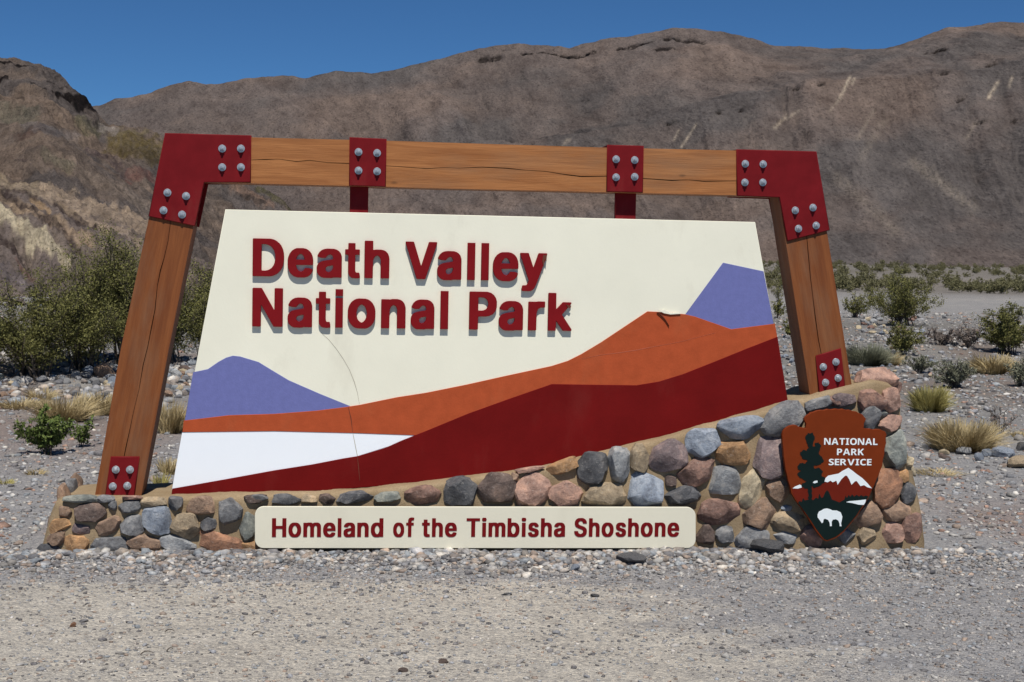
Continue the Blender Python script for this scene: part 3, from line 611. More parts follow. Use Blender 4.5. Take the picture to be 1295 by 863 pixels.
plate('splice_plate', [(442, 173.6), (489, 175.8), (488, 236.6), (441.3, 235)], [(453.4, 192.5), (476.9, 193.8), (453.4, 216), (476.9, 217)], ((442.2, 173.6), (488.8, 175.8)))
plate('splice_plate', [(768, 183.2), (814.3, 184.6), (813.2, 243.8), (767, 242.6)], [(779.1, 201.7), (802.6, 202.7), (779, 224.5), (802.6, 223.9)], ((768.2, 183.2), (814, 184.6)))
plate('corner_plate', [(931.5, 188.9), (1032.7, 191.7), (1049.6, 291.3), (995.7, 305.2), (985.5, 250), (932, 248)], [(942.4, 207.4), (965, 207.9), (941.9, 231), (964.6, 231), (1005.6, 266.3), (1028, 262.8), (1009.6, 289.4), (1032, 285.5)], ((931.8, 188.9), (1032.3, 191.7)))
plate('foot_plate', [(140, 577.6), (176.4, 577.6), (170, 627.5), (132.6, 627.5)], [(146.5, 594.2), (164.4, 594.2), (142.7, 615.3), (161, 614.6)])
plate('foot_plate', [(1031.8, 450), (1063.6, 440.5), (1069.5, 492), (1036, 499)], [(1041, 464.2), (1057, 458), (1043.9, 484), (1059.8, 478.3)])
def hanger(x0, x1, y0, y1):
    a, b_ = XZ(x0, y0, 0.012), XZ(x1, y1, 0.012)
    shape2d('hanger', [[(a[0], a[1]+0.05), (b_[0], a[1]+0.05), (b_[0], b_[1]-0.02), (a[0], b_[1]-0.02)]], 0.012, 0.052, M['red'], frame, 0.003)
hanger(442.6, 465.6, 234, 267); hanger(778.8, 804, 242, 275)

# ------------------------------------------------------------------ sign panel
panel = empty('sign_panel', (0, 0.03, 0.3), 'large cream panel lettered Death Valley National Park above painted purple, orange and red hills', 'sign')
bottom = [(997, 511.7), (930, 529), (860, 548.5), (820, 559.5), (760, 573.5), (692.6, 588.5), (640, 597), (600, 602), (540, 609.5), (480, 615), (428, 619.4), (370, 622.8), (326, 624.8), (216.3, 627.4)]
poly('board', [(285, 265), (955, 281)]+bottom, 0.0, 0.055, M['cream'], panel, 0.0025)
pl = dict(parent=panel)
def layerp(name, pts, th, mat, bev=0.0012): return poly(name, pts, -th, -0.0002, M[mat], panel, bev, Y=0.0)
otop = [(232.6, 532), (290, 525.2), (347, 523.5), (400, 519.5), (437.6, 514.8), (454.7, 512.2), (502, 502.5), (537.9, 497), (590, 486.5), (639.8, 475.4), (697.5, 463), (718, 456.5), (735, 448), (760, 433), (818.6, 394), (832.6, 394.6), (865.8, 397.6), (878.6, 400.5), (924.5, 416.5), (979.8, 409.5)]
rtop = [(218, 618), (286.6, 605.9), (347, 594.9), (394.3, 587.5), (433.7, 579.9), (454.7, 576.5), (486.2, 567), (507.2, 557.5), (540, 544.5), (592.2, 523), (645, 504), (697.6, 485.8), (740, 486.5), (804.6, 487.3), (832.6, 482.7), (863.2, 473.3), (904, 457.2), (944.9, 440.6), (982.8, 426)]
obot = [(230.6, 546.8), (347, 545.5), (446.8, 547.9), (526.9, 550.5)]
layerp('violet_peak', [(244.3, 471), (263, 467), (276, 458), (286, 452.5), (294.5, 450), (303.7, 451), (327, 458), (345, 469), (365.4, 481.2), (404, 498), (442.8, 513.8)]+[(437, 517), (347, 526), (290, 528), (233.3, 534)], 0.003, 'purple')
layerp('violet_peak', [(914.3, 332.4), (965.6, 343.4), (978.6, 411.5), (924.5, 419), (878, 402.5), (865.6, 399)], 0.003, 'purple')
layerp('salt_flat', [(230.9, 545), (347, 543.5), (446.8, 546), (530, 549)]+[(507, 560), (433.7, 583), (347, 598), (286.6, 609), (217.2, 620)], 0.003, 'salt')
layerp('orange_hill', otop+[(983, 428)]+[(944.9, 443), (863.2, 476), (804, 490), (697.6, 489), (592.2, 526), (529, 550.8)]+obot[::-1][1:], 0.006, 'orange', 0.0016)
layerp('red_foothill', rtop+[(996.5, 511)]+[(x, y-0.4) for x, y in bottom[1:-1]]+[(216.8, 627)], 0.009, 'darkred', 0.0016)
# letters
BOLD = json.loads('''{"D":[[7,-11,241,-12,271,-10,309,-2,351,16,379,34,407,59,437,99,457,144,470,204,472,269,467,324,454,374,429,424,402,456,351,494,316,509,284,517,261,520,16,520,3,516,0,504,0,4,1,-6],[139,71,135,81,136,436,144,440,176,440,226,432,259,419,291,395,319,354,329,326,337,286,340,254,337,224,329,184,317,151,287,111,251,87,229,78,189,70]],"H":[[7,-11,121,-12,134,-6,135,211,138,219,146,220,329,219,332,209,334,-6,346,-12,454,-12,464,-9,467,4,467,511,461,519,454,520,344,520,334,514,332,311,329,304,146,303,138,304,135,311,134,514,121,520,14,520,3,516,0,504,0,4,1,-6]],"N":[[7,-11,121,-12,134,-6,135,274,139,285,329,-9,339,-12,456,-12,469,-9,472,4,472,504,471,514,464,519,354,520,341,514,340,231,336,220,145,516,129,520,14,520,3,516,0,504,0,4,1,-6]],"P":[[7,-11,121,-12,132,-9,135,1,135,164,138,171,251,173,304,181,351,203,369,218,389,241,401,261,415,299,417,381,402,434,369,477,326,506,271,520,14,520,3,516,0,504,0,4,1,-6],[139,256,135,266,136,437,146,440,209,437,236,429,257,416,277,386,285,349,277,311,264,286,244,269,214,258,191,255]],"S":[[184,-21,287,-20,332,-9,356,1,385,20,413,49,428,74,438,114,438,166,433,189,420,214,395,242,365,263,330,279,190,323,162,341,152,356,146,379,150,394,162,414,182,429,217,442,252,434,275,420,290,399,300,371,307,366,417,365,430,371,431,399,424,426,408,456,382,485,347,508,310,522,277,527,240,528,150,525,112,514,82,499,56,479,34,451,22,429,14,396,14,349,20,324,35,296,62,268,115,238,260,193,290,175,301,159,306,134,300,116,288,96,252,73,225,65,210,66,187,73,162,88,145,109,135,143,129,149,12,150,0,144,1,109,10,79,30,46,54,21,85,1,117,-12,152,-20]],"T":[[166,-11,283,-12,291,-9,294,-4,296,437,303,440,443,440,451,443,454,449,454,509,448,519,288,520,13,520,6,519,0,511,0,451,6,441,151,440,158,436,160,1,161,-6]],"V":[[191,-11,318,-12,331,-4,506,476,514,506,513,514,506,519,391,520,378,515,277,229,261,184,258,182,254,186,141,504,134,516,123,520,13,520,6,519,1,513,0,499,5,481,178,14,186,-6]],"a":[[108,-19,216,-20,251,-12,364,-12,374,-9,377,6,377,264,375,289,359,334,330,366,299,384,259,395,161,397,121,392,96,384,71,372,38,344,11,299,11,284,19,278,71,263,131,263,166,300,201,314,221,306,232,296,245,264,243,251,231,244,106,225,59,209,33,191,19,177,8,159,0,129,0,91,5,64,13,44,30,21,54,1,79,-12],[169,63,148,74,138,86,133,106,138,124,146,134,164,144,214,155,239,159,244,156,245,131,236,106,226,90,206,73,181,63]],"b":[[155,-19,263,-20,301,-9,343,18,376,56,398,106,407,156,407,221,396,276,383,309,353,350,323,374,288,390,251,397,171,397,133,391,130,399,129,509,126,517,116,520,13,520,6,519,0,511,0,-1,3,-9,11,-12,128,-12],[196,66,183,71,166,85,145,116,132,159,130,199,138,244,155,281,178,303,196,311,208,311,233,297,248,282,259,264,272,224,274,174,266,134,248,96,221,71,206,64]],"d":[[140,-19,246,-20,279,-11,396,-12,404,-9,407,-4,407,511,404,517,396,520,289,520,279,517,275,509,274,394,269,391,234,397,156,397,104,384,76,369,50,346,27,314,8,269,0,226,0,151,6,119,17,84,36,48,69,13,109,-11],[196,66,166,86,144,121,133,166,133,209,143,254,164,289,186,306,201,312,212,311,236,297,256,272,270,239,277,189,269,136,252,99,229,74,209,65]],"e":[[153,-19,266,-20,319,-6,346,10,375,36,396,71,400,91,391,104,341,117,281,117,273,114,259,91,244,76,219,64,206,63,174,78,156,96,140,126,134,151,136,156,396,158,402,161,405,169,405,229,397,276,377,321,356,347,336,365,296,387,244,397,144,395,109,384,65,356,31,316,8,264,0,221,0,151,6,119,21,76,31,58,56,28,99,-3],[139,234,136,239,138,246,153,279,184,306,199,312,211,312,224,307,245,291,266,251,269,239,266,234]],"f":[[79,-11,191,-12,203,-6,205,309,213,315,281,316,288,321,289,331,289,381,286,389,278,392,208,394,205,399,205,426,210,444,223,455,278,458,288,463,304,511,304,526,301,532,261,542,181,542,133,532,113,520,93,500,79,476,72,446,71,396,63,393,11,392,1,386,0,329,3,319,11,315,66,315,72,309,72,1,73,-6]],"h":[[6,-11,116,-12,128,-6,130,214,132,244,144,276,163,299,188,311,203,308,226,289,239,261,242,244,242,1,248,-11,361,-12,373,-6,374,209,374,264,366,306,349,344,321,372,293,387,248,397,171,397,133,391,130,399,129,506,126,516,116,520,6,519,0,506,0,6,1,-6]],"i":[[16,-11,128,-12,136,-9,139,-4,139,379,138,386,133,391,21,392,13,389,10,384,10,1,11,-6],[37,431,111,430,131,438,144,451,154,479,151,504,137,524,118,534,36,535,21,529,7,516,0,501,1,464,17,441]],"k":[[6,-11,116,-12,126,-9,129,1,130,119,133,126,246,-11,373,-12,384,-9,387,1,384,14,227,214,231,222,357,351,376,374,376,386,370,391,241,392,133,290,130,299,128,514,116,520,13,520,3,516,0,504,0,4,1,-6]],"l":[[72,-14,166,-15,188,-10,197,1,197,16,184,64,176,67,141,69,132,84,130,114,129,506,123,519,11,520,3,517,0,509,0,61,6,36,22,11,46,-6]],"m":[[6,-11,116,-12,128,-6,130,224,132,254,147,289,163,304,178,311,193,307,207,296,218,274,222,256,222,1,226,-9,236,-12,338,-12,351,-6,352,251,360,279,368,291,380,304,396,311,411,309,428,296,436,284,442,264,442,64,442,-1,448,-11,563,-12,571,-9,574,-4,574,274,569,309,561,329,543,357,529,371,501,388,468,397,366,397,331,387,303,373,273,391,248,397,153,397,128,391,8,392,1,386,0,376,0,1,1,-6]],"n":[[6,-11,116,-12,128,-6,130,214,132,244,139,266,152,289,163,299,188,311,206,307,224,291,234,276,242,249,242,1,245,-9,258,-12,361,-12,371,-9,374,1,374,81,374,259,372,284,356,331,344,349,321,372,293,387,248,397,171,397,131,389,116,392,8,392,1,386,0,376,0,1,1,-6]],"o":[[150,-19,259,-20,289,-14,314,-4,339,11,365,34,388,66,407,109,415,151,415,224,407,266,394,299,370,336,336,367,306,384,264,395,169,397,131,392,99,379,66,357,45,336,21,299,8,266,0,224,0,151,6,119,21,79,40,46,76,11,106,-7],[204,63,175,79,159,96,148,114,133,166,133,206,143,251,164,287,191,308,214,312,245,294,267,264,282,216,285,186,277,139,260,101,236,76,219,66]],"r":[[6,-11,116,-12,128,-6,130,224,134,254,150,286,176,304,191,310,248,310,256,314,259,324,259,384,258,391,253,396,158,397,126,392,13,392,1,386,0,1,1,-6]],"s":[[122,-19,236,-20,289,-7,319,11,344,35,357,56,364,76,364,136,353,164,339,182,321,197,286,214,174,244,156,254,147,266,145,281,153,296,169,309,186,315,199,312,214,302,234,271,241,266,301,265,346,275,355,281,357,301,349,324,332,349,315,366,286,384,254,394,229,397,146,397,94,387,64,372,46,357,23,329,15,309,13,256,16,236,28,211,50,189,71,174,94,165,204,136,220,126,230,111,231,99,221,80,204,68,184,63,166,66,150,76,138,91,129,114,121,119,66,120,3,104,0,89,6,66,18,41,31,25,71,-4]],"t":[[155,-16,228,-17,256,-15,271,-9,274,-1,272,26,261,61,253,65,206,66,195,74,190,86,187,106,187,309,193,315,256,315,263,318,267,326,267,376,266,386,258,392,196,393,188,396,187,469,184,479,176,482,63,481,57,471,56,396,48,393,8,392,3,389,0,381,0,329,3,319,11,315,51,315,57,309,57,74,63,46,76,23,96,3,121,-10]],"y":[[56,-156,150,-157,180,-151,205,-136,227,-115,254,-69,418,359,421,381,418,389,410,392,300,392,290,389,279,369,224,216,214,189,210,186,207,189,132,389,122,392,12,392,0,386,0,369,140,-1,127,-41,110,-67,97,-72,52,-73,42,-81,29,-129,29,-144,35,-151]]}''')
SANS = json.loads('''{"A":[[0,0,169,482,293,482,463,0,354,0,319,114,144,114,109,0],[232,407,170,199,295,199]],"C":[[179,483,225,486,273,482,320,470,365,453,332,370,296,386,243,401,189,397,159,382,136,358,118,325,108,285,105,238,108,191,117,152,133,120,156,97,187,83,225,78,264,81,347,103,347,18,285,-1,240,-6,169,-3,129,7,94,24,64,47,41,76,23,110,10,149,2,192,3,286,12,328,26,367,46,402,72,431,102,455,138,472]],"E":[[0,0,0,480,276,480,276,396,102,396,102,291,264,291,264,208,102,208,102,84,276,84,276,0]],"I":[[0,422,0,480,219,480,219,422,160,395,160,85,219,58,219,0,0,0,0,58,59,85,59,395]],"K":[[0,0,0,480,102,480,102,260,142,316,272,480,385,480,217,267,386,0,270,0,145,202,102,171,102,0]],"L":[[0,0,0,480,102,480,102,84,297,84,297,0]],"N":[[0,0,0,480,129,480,337,120,334,480,426,480,426,0,297,0,88,363,85,363,91,248,91,0]],"O":[[180,484,229,487,278,484,321,473,357,456,388,433,413,405,432,370,446,331,454,288,457,240,454,193,446,150,432,110,413,76,388,47,357,24,321,7,278,-3,228,-7,179,-3,137,7,100,24,69,48,44,76,24,111,11,150,3,193,0,241,3,289,11,332,24,371,44,405,69,433,100,456,137,473],[229,402,190,398,159,383,136,359,120,327,110,287,107,240,110,194,120,154,136,122,159,98,190,83,228,79,268,83,299,98,322,122,337,154,347,194,350,240,347,287,337,327,322,359,299,383,268,398]],"P":[[0,0,0,480,154,480,210,475,255,462,289,440,313,410,327,373,332,330,324,276,300,229,280,209,256,193,226,180,189,173,102,171,102,0],[148,396,102,396,102,254,162,256,185,261,204,271,218,285,226,303,229,326,220,365,193,388]],"R":[[0,0,0,480,140,480,200,476,248,464,285,444,311,416,326,380,332,336,326,296,319,278,299,249,286,237,242,209,383,0,270,0,156,184,102,184,102,0],[133,396,102,396,102,267,165,268,207,283,219,296,229,333,226,354,218,370,206,382,187,390]],"S":[[121,482,168,486,216,482,262,471,310,453,277,373,218,394,164,402,132,396,120,388,106,367,107,337,115,324,145,302,219,265,258,241,274,227,298,196,311,157,307,93,292,59,266,31,231,10,188,-2,136,-7,87,-4,42,6,0,22,0,117,95,83,144,77,184,84,197,92,211,114,210,145,201,160,167,183,70,233,35,265,10,310,5,350,10,390,25,423,49,450,82,470]],"T":[[0,395,0,480,362,480,362,395,232,395,232,0,131,0,131,395]],"V":[[163,0,0,480,103,480,195,188,218,89,241,188,334,480,437,480,273,0]]}''')
BOLD['I'] = [[0, -12, 120, -12, 120, 398, 0, 398], [0, 426, 120, 426, 120, 520, 0, 520]]
BOLD['l'] = [[0, -12, 124, -12, 124, 520, 0, 520]]
def glyph(font, ch):
    return [[(l[k]/1000, l[k+1]/1000) for k in range(0, len(l), 2)] for l in font[ch]]
def bbox(gl):
    xs = [p[0] for l in gl for p in l]; ys = [p[1] for l in gl for p in l]; return min(xs), max(xs), min(ys), max(ys)
capH = bbox(glyph(BOLD, 'H'))[3]
def place_letter(ch, x0, x1, base_z, cap, Yp, th, mat, parent, font=BOLD, name='letter', bev=0.0012, ymid=350, y_gap=0.0):
    gl = glyph(font, ch); a, b_, _, _ = bbox(gl)
    X0 = XZ(x0, ymid, Yp)[0]; X1 = XZ(x1, ymid, Yp)[0]; sx_ = (X1-X0)/(b_-a); yb, yt = bbox(glyph(font, 'H' if font is BOLD else 'E'))[2:]; sz = cap/(yt-yb)
    return shape2d(name, [[(X0+(p[0]-a)*sx_, base_z+(p[1]-yb)*sz) for p in l] for l in gl], Yp-th, Yp+0.0, mat, parent, bev)
YL = -0.0005
row1 = [('D', 319.7, 359.5), ('e', 363.9, 396.3), ('a', 400.6, 432.5), ('t', 436.3, 455.6), ('h', 460.9, 492.6), ('V', 512.6, 552.5), ('a', 552.9, 583.5), ('l', 590.9, 600.7), ('l', 608.5, 618.1), ('e', 623.3, 655.4), ('y', 657.5, 691.5)]
row2 = [('N', 319.3, 357.9), ('a', 363.9, 395), ('t', 399.3, 418.2), ('I', 424.1, 433.8), ('o', 439.8, 474.9), ('n', 482, 513), ('a', 519.5, 549.3), ('l', 556.9, 566.8), ('P', 593.3, 628), ('a', 630.7, 661.3), ('r', 667.8, 688.8), ('k', 692.9, 722.8)]
for row, (bx, by, tx_, ty_) in ((row1, (340, 349.8, 340, 302.0)), (row2, (340, 413.2, 340, 364.4))):
    zb = XZ(bx, by)[1]; zt = XZ(tx_, ty_)[1]
    for ch, x0, x1 in row: place_letter(ch, x0, x1, zb, zt-zb, YL, 0.0215, M['letter'], panel, ymid=(by+ty_)/2)
# the long hairline crack, a thin scratch and the torn flap of the orange sheet
def ribbon(name, pts, wid, y, mat, parent):
    bm = bmesh.new(); prev = None; n = len(pts)
    for i, (x, yy) in enumerate(pts):
        a = np.array(XZ(*pts[max(i-1, 0)], y)); b_ = np.array(XZ(*pts[min(i+1, n-1)], y)); d = b_-a; d /= np.linalg.norm(d); nr = np.array([-d[1], d[0]])
        c = np.array(XZ(x, yy, y)); w_ = wid*(0.4+0.6*math.sin(math.pi*(i+0.5)/n))*random.uniform(.7, 1.2)
        cur = [bm.verts.new((c[0]+nr[0]*w_, y, c[1]+nr[1]*w_)), bm.verts.new((c[0], y-0.0008, c[1])), bm.verts.new((c[0]-nr[0]*w_, y, c[1]-nr[1]*w_))]
        if prev:
            bm.faces.new((prev[0], prev[1], cur[1], cur[0])); bm.faces.new((prev[1], prev[2], cur[2], cur[1]))
        prev = cur
    return from_bm(name, bm, mat, parent, (0, 0, 0))
M['crackline'] = paint('grime_line', (0.44, 0.41, 0.33), 0.9, 0.2); M['crackdark'] = paint('scuff_line', (0.14, 0.045, 0.03), 0.9, 0.2)
ribbon('hairline_crack', [(406, 421), (416, 430), (425, 441), (434, 454), (442, 468), (448, 483), (452, 497), (454.5, 511)], 0.0022, -0.0006, M['crackline'], panel)
ribbon('hairline_crack', [(440.5, 515), (444, 530), (446, 547)], 0.0020, -0.0066, M['crackdark'], panel)
ribbon('hairline_crack', [(446.5, 549), (449, 562), (452, 577)], 0.0020, -0.0036, M['crackline'], panel)
ribbon('hairline_crack', [(452, 578), (453.5, 592), (455, 608)], 0.0018, -0.0096, M['crackdark'], panel)
poly('torn_flap', [(831, 394.8), (838, 399), (843, 406), (846.5, 412.5), (841, 404), (835, 398)], -0.016, -0.0062, M['crackdark'], panel, 0.0)
poly('torn_flap', [(833, 393.2), (841, 392), (848, 396), (858, 395.5), (861, 397.2), (848, 398), (840, 396.5)], -0.014, -0.0062, M['cream'], panel, 0.0005)
ribbon('sheet_seam', [(734, 454.5), (760, 449), (782, 446.5), (805, 443), (830, 438), (858, 433), (905, 421)], 0.0009, -0.0064, M['edge'], panel)
poly('letter_chip', [(687, 323), (691.8, 322.5), (691, 331), (689, 328), (687.5, 338), (686, 330)], -0.0255, -0.0217, M['crackdark'], panel, 0.0)
poly('letter_chip', [(716, 385.5), (722.5, 387.5), (721, 390.5), (718, 388.5)], -0.0255, -0.0217, M['crackdark'], panel, 0.0)

# ------------------------------------------------------------------ lower plaque
plq = empty('name_plaque', (0, -0.16, 0.1), 'long beige plaque reading Homeland of the Timbisha Shoshone at the foot of the stone wall', 'plaque')
YP = -0.205
x0, x1, y0, y1, rr_ = 322.3, 879.9, 641.0, 693.5, 11
pts = []
for cx, cy, a0 in ((x0+rr_, y0+rr_, 180), (x1-rr_, y0+rr_+0.8, 270), (x1-rr_, y1-rr_, 0), (x0+rr_, y1-rr_, 90)):
    for k in range(8):
        a = R(a0+90*k/7); pts.append((cx+rr_*math.cos(a), cy+rr_*math.sin(a)))
poly('plaque_board', pts, YP, YP+0.022, M['beige'], plq, 0.0015)
zb = XZ(600, 679.0, YP)[1]; zt = XZ(600, 655.6, YP)[1]
def word_line(word, xa, xb, zb, cap, Yp, th, mat, parent, font, name, ymid, gapem, bev):
    ws = [bbox(glyph(font, ch)) for ch in word]; tot = sum(w[1]-w[0] for w in ws)+gapem*(len(word)-1); x = 0
    for ch, w in zip(word, ws):
        place_letter(ch, xa+(xb-xa)*x/tot, xa+(xb-xa)*(x+w[1]-w[0])/tot, zb, cap, Yp, th, mat, parent, font, name, bev, ymid); x += w[1]-w[0]+gapem
for word, xa, xb in (('Homeland', 343.9, 484.9), ('of', 497.2, 523.8), ('the', 533.6, 577.8), ('Timbisha', 589.9, 714.7), ('Shoshone', 726.2, 859)):
    word_line(word, xa, xb, zb, zt-zb, YP-0.0002, 0.0022, M['plaque_red'], plq, BOLD, 'letter', 667, 0.065, 0.0)

# ------------------------------------------------------------------ arrowhead emblem
arr = empty('arrowhead_emblem', (XZ(1055, 600)[0], -0.18, 0.4), 'brown arrowhead emblem reading National Park Service with pine and white bison', 'emblem')
YA = -0.235
def ez(pts): return [(980+x/4.793, 510+y/4.793) for x, y in pts]
outl = [(45, 190), (52, 170), (62, 158), (78, 145), (95, 137), (115, 133), (130, 134), (145, 143), (165, 149), (182, 152), (191, 150), (188, 138), (190, 125), (182, 112), (178, 100), (184, 88), (195, 76), (210, 68), (220, 58), (240, 54), (258, 46), (280, 43), (300, 44), (320, 37), (345, 40), (370, 35), (395, 39), (415, 36), (435, 43), (455, 42), (475, 50), (495, 52), (510, 62), (530, 68), (540, 82), (552, 96), (548, 110), (540, 122), (541, 136), (536, 150), (560, 157), (580, 156), (600, 162), (620, 159), (640, 160), (655, 168), (668, 172), (677, 190), (672, 215), (674, 245), (666, 275), (664, 310), (655, 345), (652, 380), (640, 405), (630, 435), (615, 465), (603, 498), (588, 528), (575, 560), (556, 592), (540, 622), (518, 652), (500, 682), (478, 708), (460, 732), (438, 756), (420, 780), (400, 798), (378, 814), (345, 828), (315, 838), (298, 832), (285, 820), (262, 792), (245, 770), (230, 742), (213, 718), (200, 694), (188, 678), (172, 652), (150, 622), (128, 594), (115, 572), (100, 548), (93, 510), (80, 470), (74, 440), (64, 400), (60, 370), (53, 320), (52, 290), (46, 240)]
poly('emblem_board', ez(outl), YA, YA+0.03, M['emblem'], arr, 0.0015)
def jag(pts, amp, step=7):
    r_ = random.Random(5); out = []
    for (x, y), (x2, y2) in zip(pts, pts[1:]+pts[:1]):
        L = math.hypot(x2-x, y2-y); n = max(1, int(L/step))
        for k in range(n): out.append((x+(x2-x)*k/n+(r_.uniform(-amp, amp) if k else 0), y+(y2-y)*k/n+(r_.uniform(-amp, amp) if k else 0)))
    return out
def em(name, pts, lv, mat): return poly(name, ez(pts), YA-0.0008*lv, YA-0.0008*(lv-1)-0.0001, M[mat], arr, 0.0, Y=YA)
em('foothills', [(103, 520), (135, 510), (180, 512), (240, 500), (300, 478), (350, 470), (400, 455), (445, 420), (500, 460), (560, 500), (592, 512), (578, 545), (560, 575), (545, 605), (500, 640), (400, 660), (250, 660), (165, 632), (128, 585), (107, 548)], 1, 'emblem_low')
em('forest', [(140, 604), (150, 592), (160, 600), (172, 575), (180, 590), (200, 585), (232, 588), (250, 572), (262, 580), (268, 548), (276, 565), (282, 575), (292, 570), (305, 540), (315, 528), (325, 535), (338, 565), (345, 585), (362, 590), (390, 602), (420, 585), (428, 560), (436, 575), (446, 556), (456, 568), (468, 553), (480, 567), (494, 556), (510, 566), (522, 557), (536, 566), (550, 560), (566, 566), (552, 588), (533, 618), (495, 678), (455, 727), (416, 773), (372, 808), (318, 830), (298, 824), (252, 765), (218, 712), (182, 660)], 2, 'green')
em('pine_silhouette', jag([(202, 600), (200, 520), (180, 518), (160, 505), (168, 485), (195, 472), (170, 462), (150, 452), (135, 430), (145, 418), (160, 412), (138, 400), (135, 385), (150, 362), (185, 365), (195, 345), (165, 335), (160, 320), (152, 298), (172, 282), (190, 290), (205, 272), (190, 235), (185, 200), (200, 180), (215, 184), (230, 178), (240, 210), (232, 240), (228, 262), (245, 262), (240, 245), (262, 236), (280, 258), (268, 290), (266, 310), (285, 325), (297, 350), (270, 372), (235, 378), (240, 398), (262, 390), (290, 412), (282, 440), (305, 455), (300, 482), (270, 502), (240, 514), (222, 502), (224, 600)], 3.2), 3, 'green')
em('snow_peak', [(300, 475), (306, 455), (322, 440), (345, 435), (385, 427), (410, 410), (445, 392), (470, 410), (495, 430), (530, 455), (560, 485), (588, 517), (560, 510), (540, 497), (518, 503), (495, 472), (485, 474), (464, 495), (450, 462), (436, 440), (425, 440), (402, 462), (380, 495), (372, 470), (350, 480), (336, 470), (318, 480)], 2, 'white')
em('snow_patch', [(106, 517), (122, 505), (150, 494), (165, 500), (163, 511), (140, 518)], 2, 'white')
em('snow_patch', [(228, 482), (238, 472), (256, 469), (258, 480), (240, 486)], 4, 'white')
em('lake', [(430, 600), (450, 594), (500, 590), (552, 584), (548, 600), (538, 617), (505, 615), (470, 606)], 3, 'white')
em('bison', [(258, 675), (266, 657), (281, 650), (296, 641), (314, 638), (332, 642), (348, 650), (375, 651), (398, 662), (408, 688), (404, 712), (400, 728), (403, 746), (392, 746), (391, 730), (384, 712), (368, 703), (350, 707), (343, 720), (344, 745), (333, 746), (331, 725), (322, 708), (302, 700), (294, 706), (291, 722), (284, 728), (276, 716), (266, 702), (258, 692)], 3, 'white')
for word, xa, xb, bl, tp in (('NATIONAL', 298, 622, 252, 212), ('PARK', 376, 539, 315, 276), ('SERVICE', 326, 585, 376, 338)):
    zb = XZ(980+xa/4.793, 510+bl/4.793, YA)[1]; zt = XZ(980+xa/4.793, 510+tp/4.793, YA)[1]
    word_line(word, 980+xa/4.793, 980+xb/4.793, zb, zt-zb, YA-0.0002, 0.0016, M['white'], arr, SANS, 'letter', 510+(bl+tp)/2/4.793, 0.06, 0.0)

# ------------------------------------------------------------------ gravel and rocks
def gravel(name, px, py, pz, size, pal, label, sub=1, flat=0.6, nvar=10):
    n = len(px); tv, tf = [], None
    for k in range(nvar): v, f = rock_verts(sub, 500+k, 9, 0.35, 0.8, 0.10); tv.append(v); tf = f
    tv = np.array(tv); k = rng.integers(0, nvar, n); a = rng.uniform(0, 2*np.pi, n); ti = rng.normal(0, 0.25, n)
    base_ = tv[k]*np.stack([size*rng.uniform(0.8, 1.3, n), size*rng.uniform(0.7, 1.1, n), size*flat*rng.uniform(0.7, 1.2, n)], 1)[:, None, :]
    ca, sa, ct, st = np.cos(a)[:, None], np.sin(a)[:, None], np.cos(ti)[:, None], np.sin(ti)[:, None]
    x, y, z = base_[..., 0], base_[..., 1], base_[..., 2]; y, z = y*ct-z*st, y*st+z*ct; x, y = x*ca-y*sa, x*sa+y*ca
    V_ = np.stack([x+px[:, None], y+py[:, None], z+pz[:, None]], -1); nv = V_.shape[1]
    Fc = (tf[None]+(np.arange(n)*nv)[:, None, None]).reshape(-1, 3)
    me = bpy.data.meshes.new(name); me.vertices.add(n*nv); me.vertices.foreach_set('co', V_.reshape(-1).astype(np.float32))
    me.loops.add(Fc.size); me.loops.foreach_set('vertex_index', Fc.reshape(-1).astype(np.int32)); me.polygons.add(len(Fc))
    me.polygons.foreach_set('loop_start', np.arange(0, Fc.size, 3, dtype=np.int32)); me.polygons.foreach_set('loop_total', np.full(len(Fc), 3, np.int32)); me.update()
    pal = np.array(pal); c = pal[rng.integers(0, len(pal), n)]*rng.uniform(0.75, 1.25, (n, 1))
    cc = np.repeat(np.concatenate([c, np.ones((n, 1))], 1)[:, None, :], nv, 1)
    at_ = me.color_attributes.new('Col', 'FLOAT_COLOR', 'POINT'); at_.data.foreach_set('color', cc.reshape(-1).astype(np.float32))
    me.materials.append(M['gravel']); o = bpy.data.objects.new(name, me); C.objects.link(o); tag(o, label, None, None, 'stuff'); return o
palG = [(0.24, 0.245, 0.26), (0.31, 0.315, 0.33), (0.28, 0.265, 0.25), (0.17, 0.165, 0.17), (0.34, 0.33, 0.32), (0.30, 0.24, 0.20), (0.38, 0.37, 0.35), (0.13, 0.125, 0.13), (0.25, 0.27, 0.29)]
palB = [(0.28, 0.285, 0.295), (0.38, 0.37, 0.36), (0.21, 0.215, 0.23), (0.33, 0.29, 0.255), (0.15, 0.15, 0.16), (0.46, 0.44, 0.41), (0.31, 0.26, 0.22), (0.26, 0.285, 0.31), (0.25, 0.22, 0.20), (0.19, 0.18, 0.17)]
def inview(x, y, mg=120):
    d = np.stack([x, y, np.zeros_like(x)], -1)-CAM; w_ = d@FW; a = CXP+F_PX*(d@RT)/w_; b_ = CYP-F_PX*(d@UP)/w_
    return (w_ > 0.5) & (a > -mg) & (a < 1295+mg) & (b_ < 863+mg*0.6)
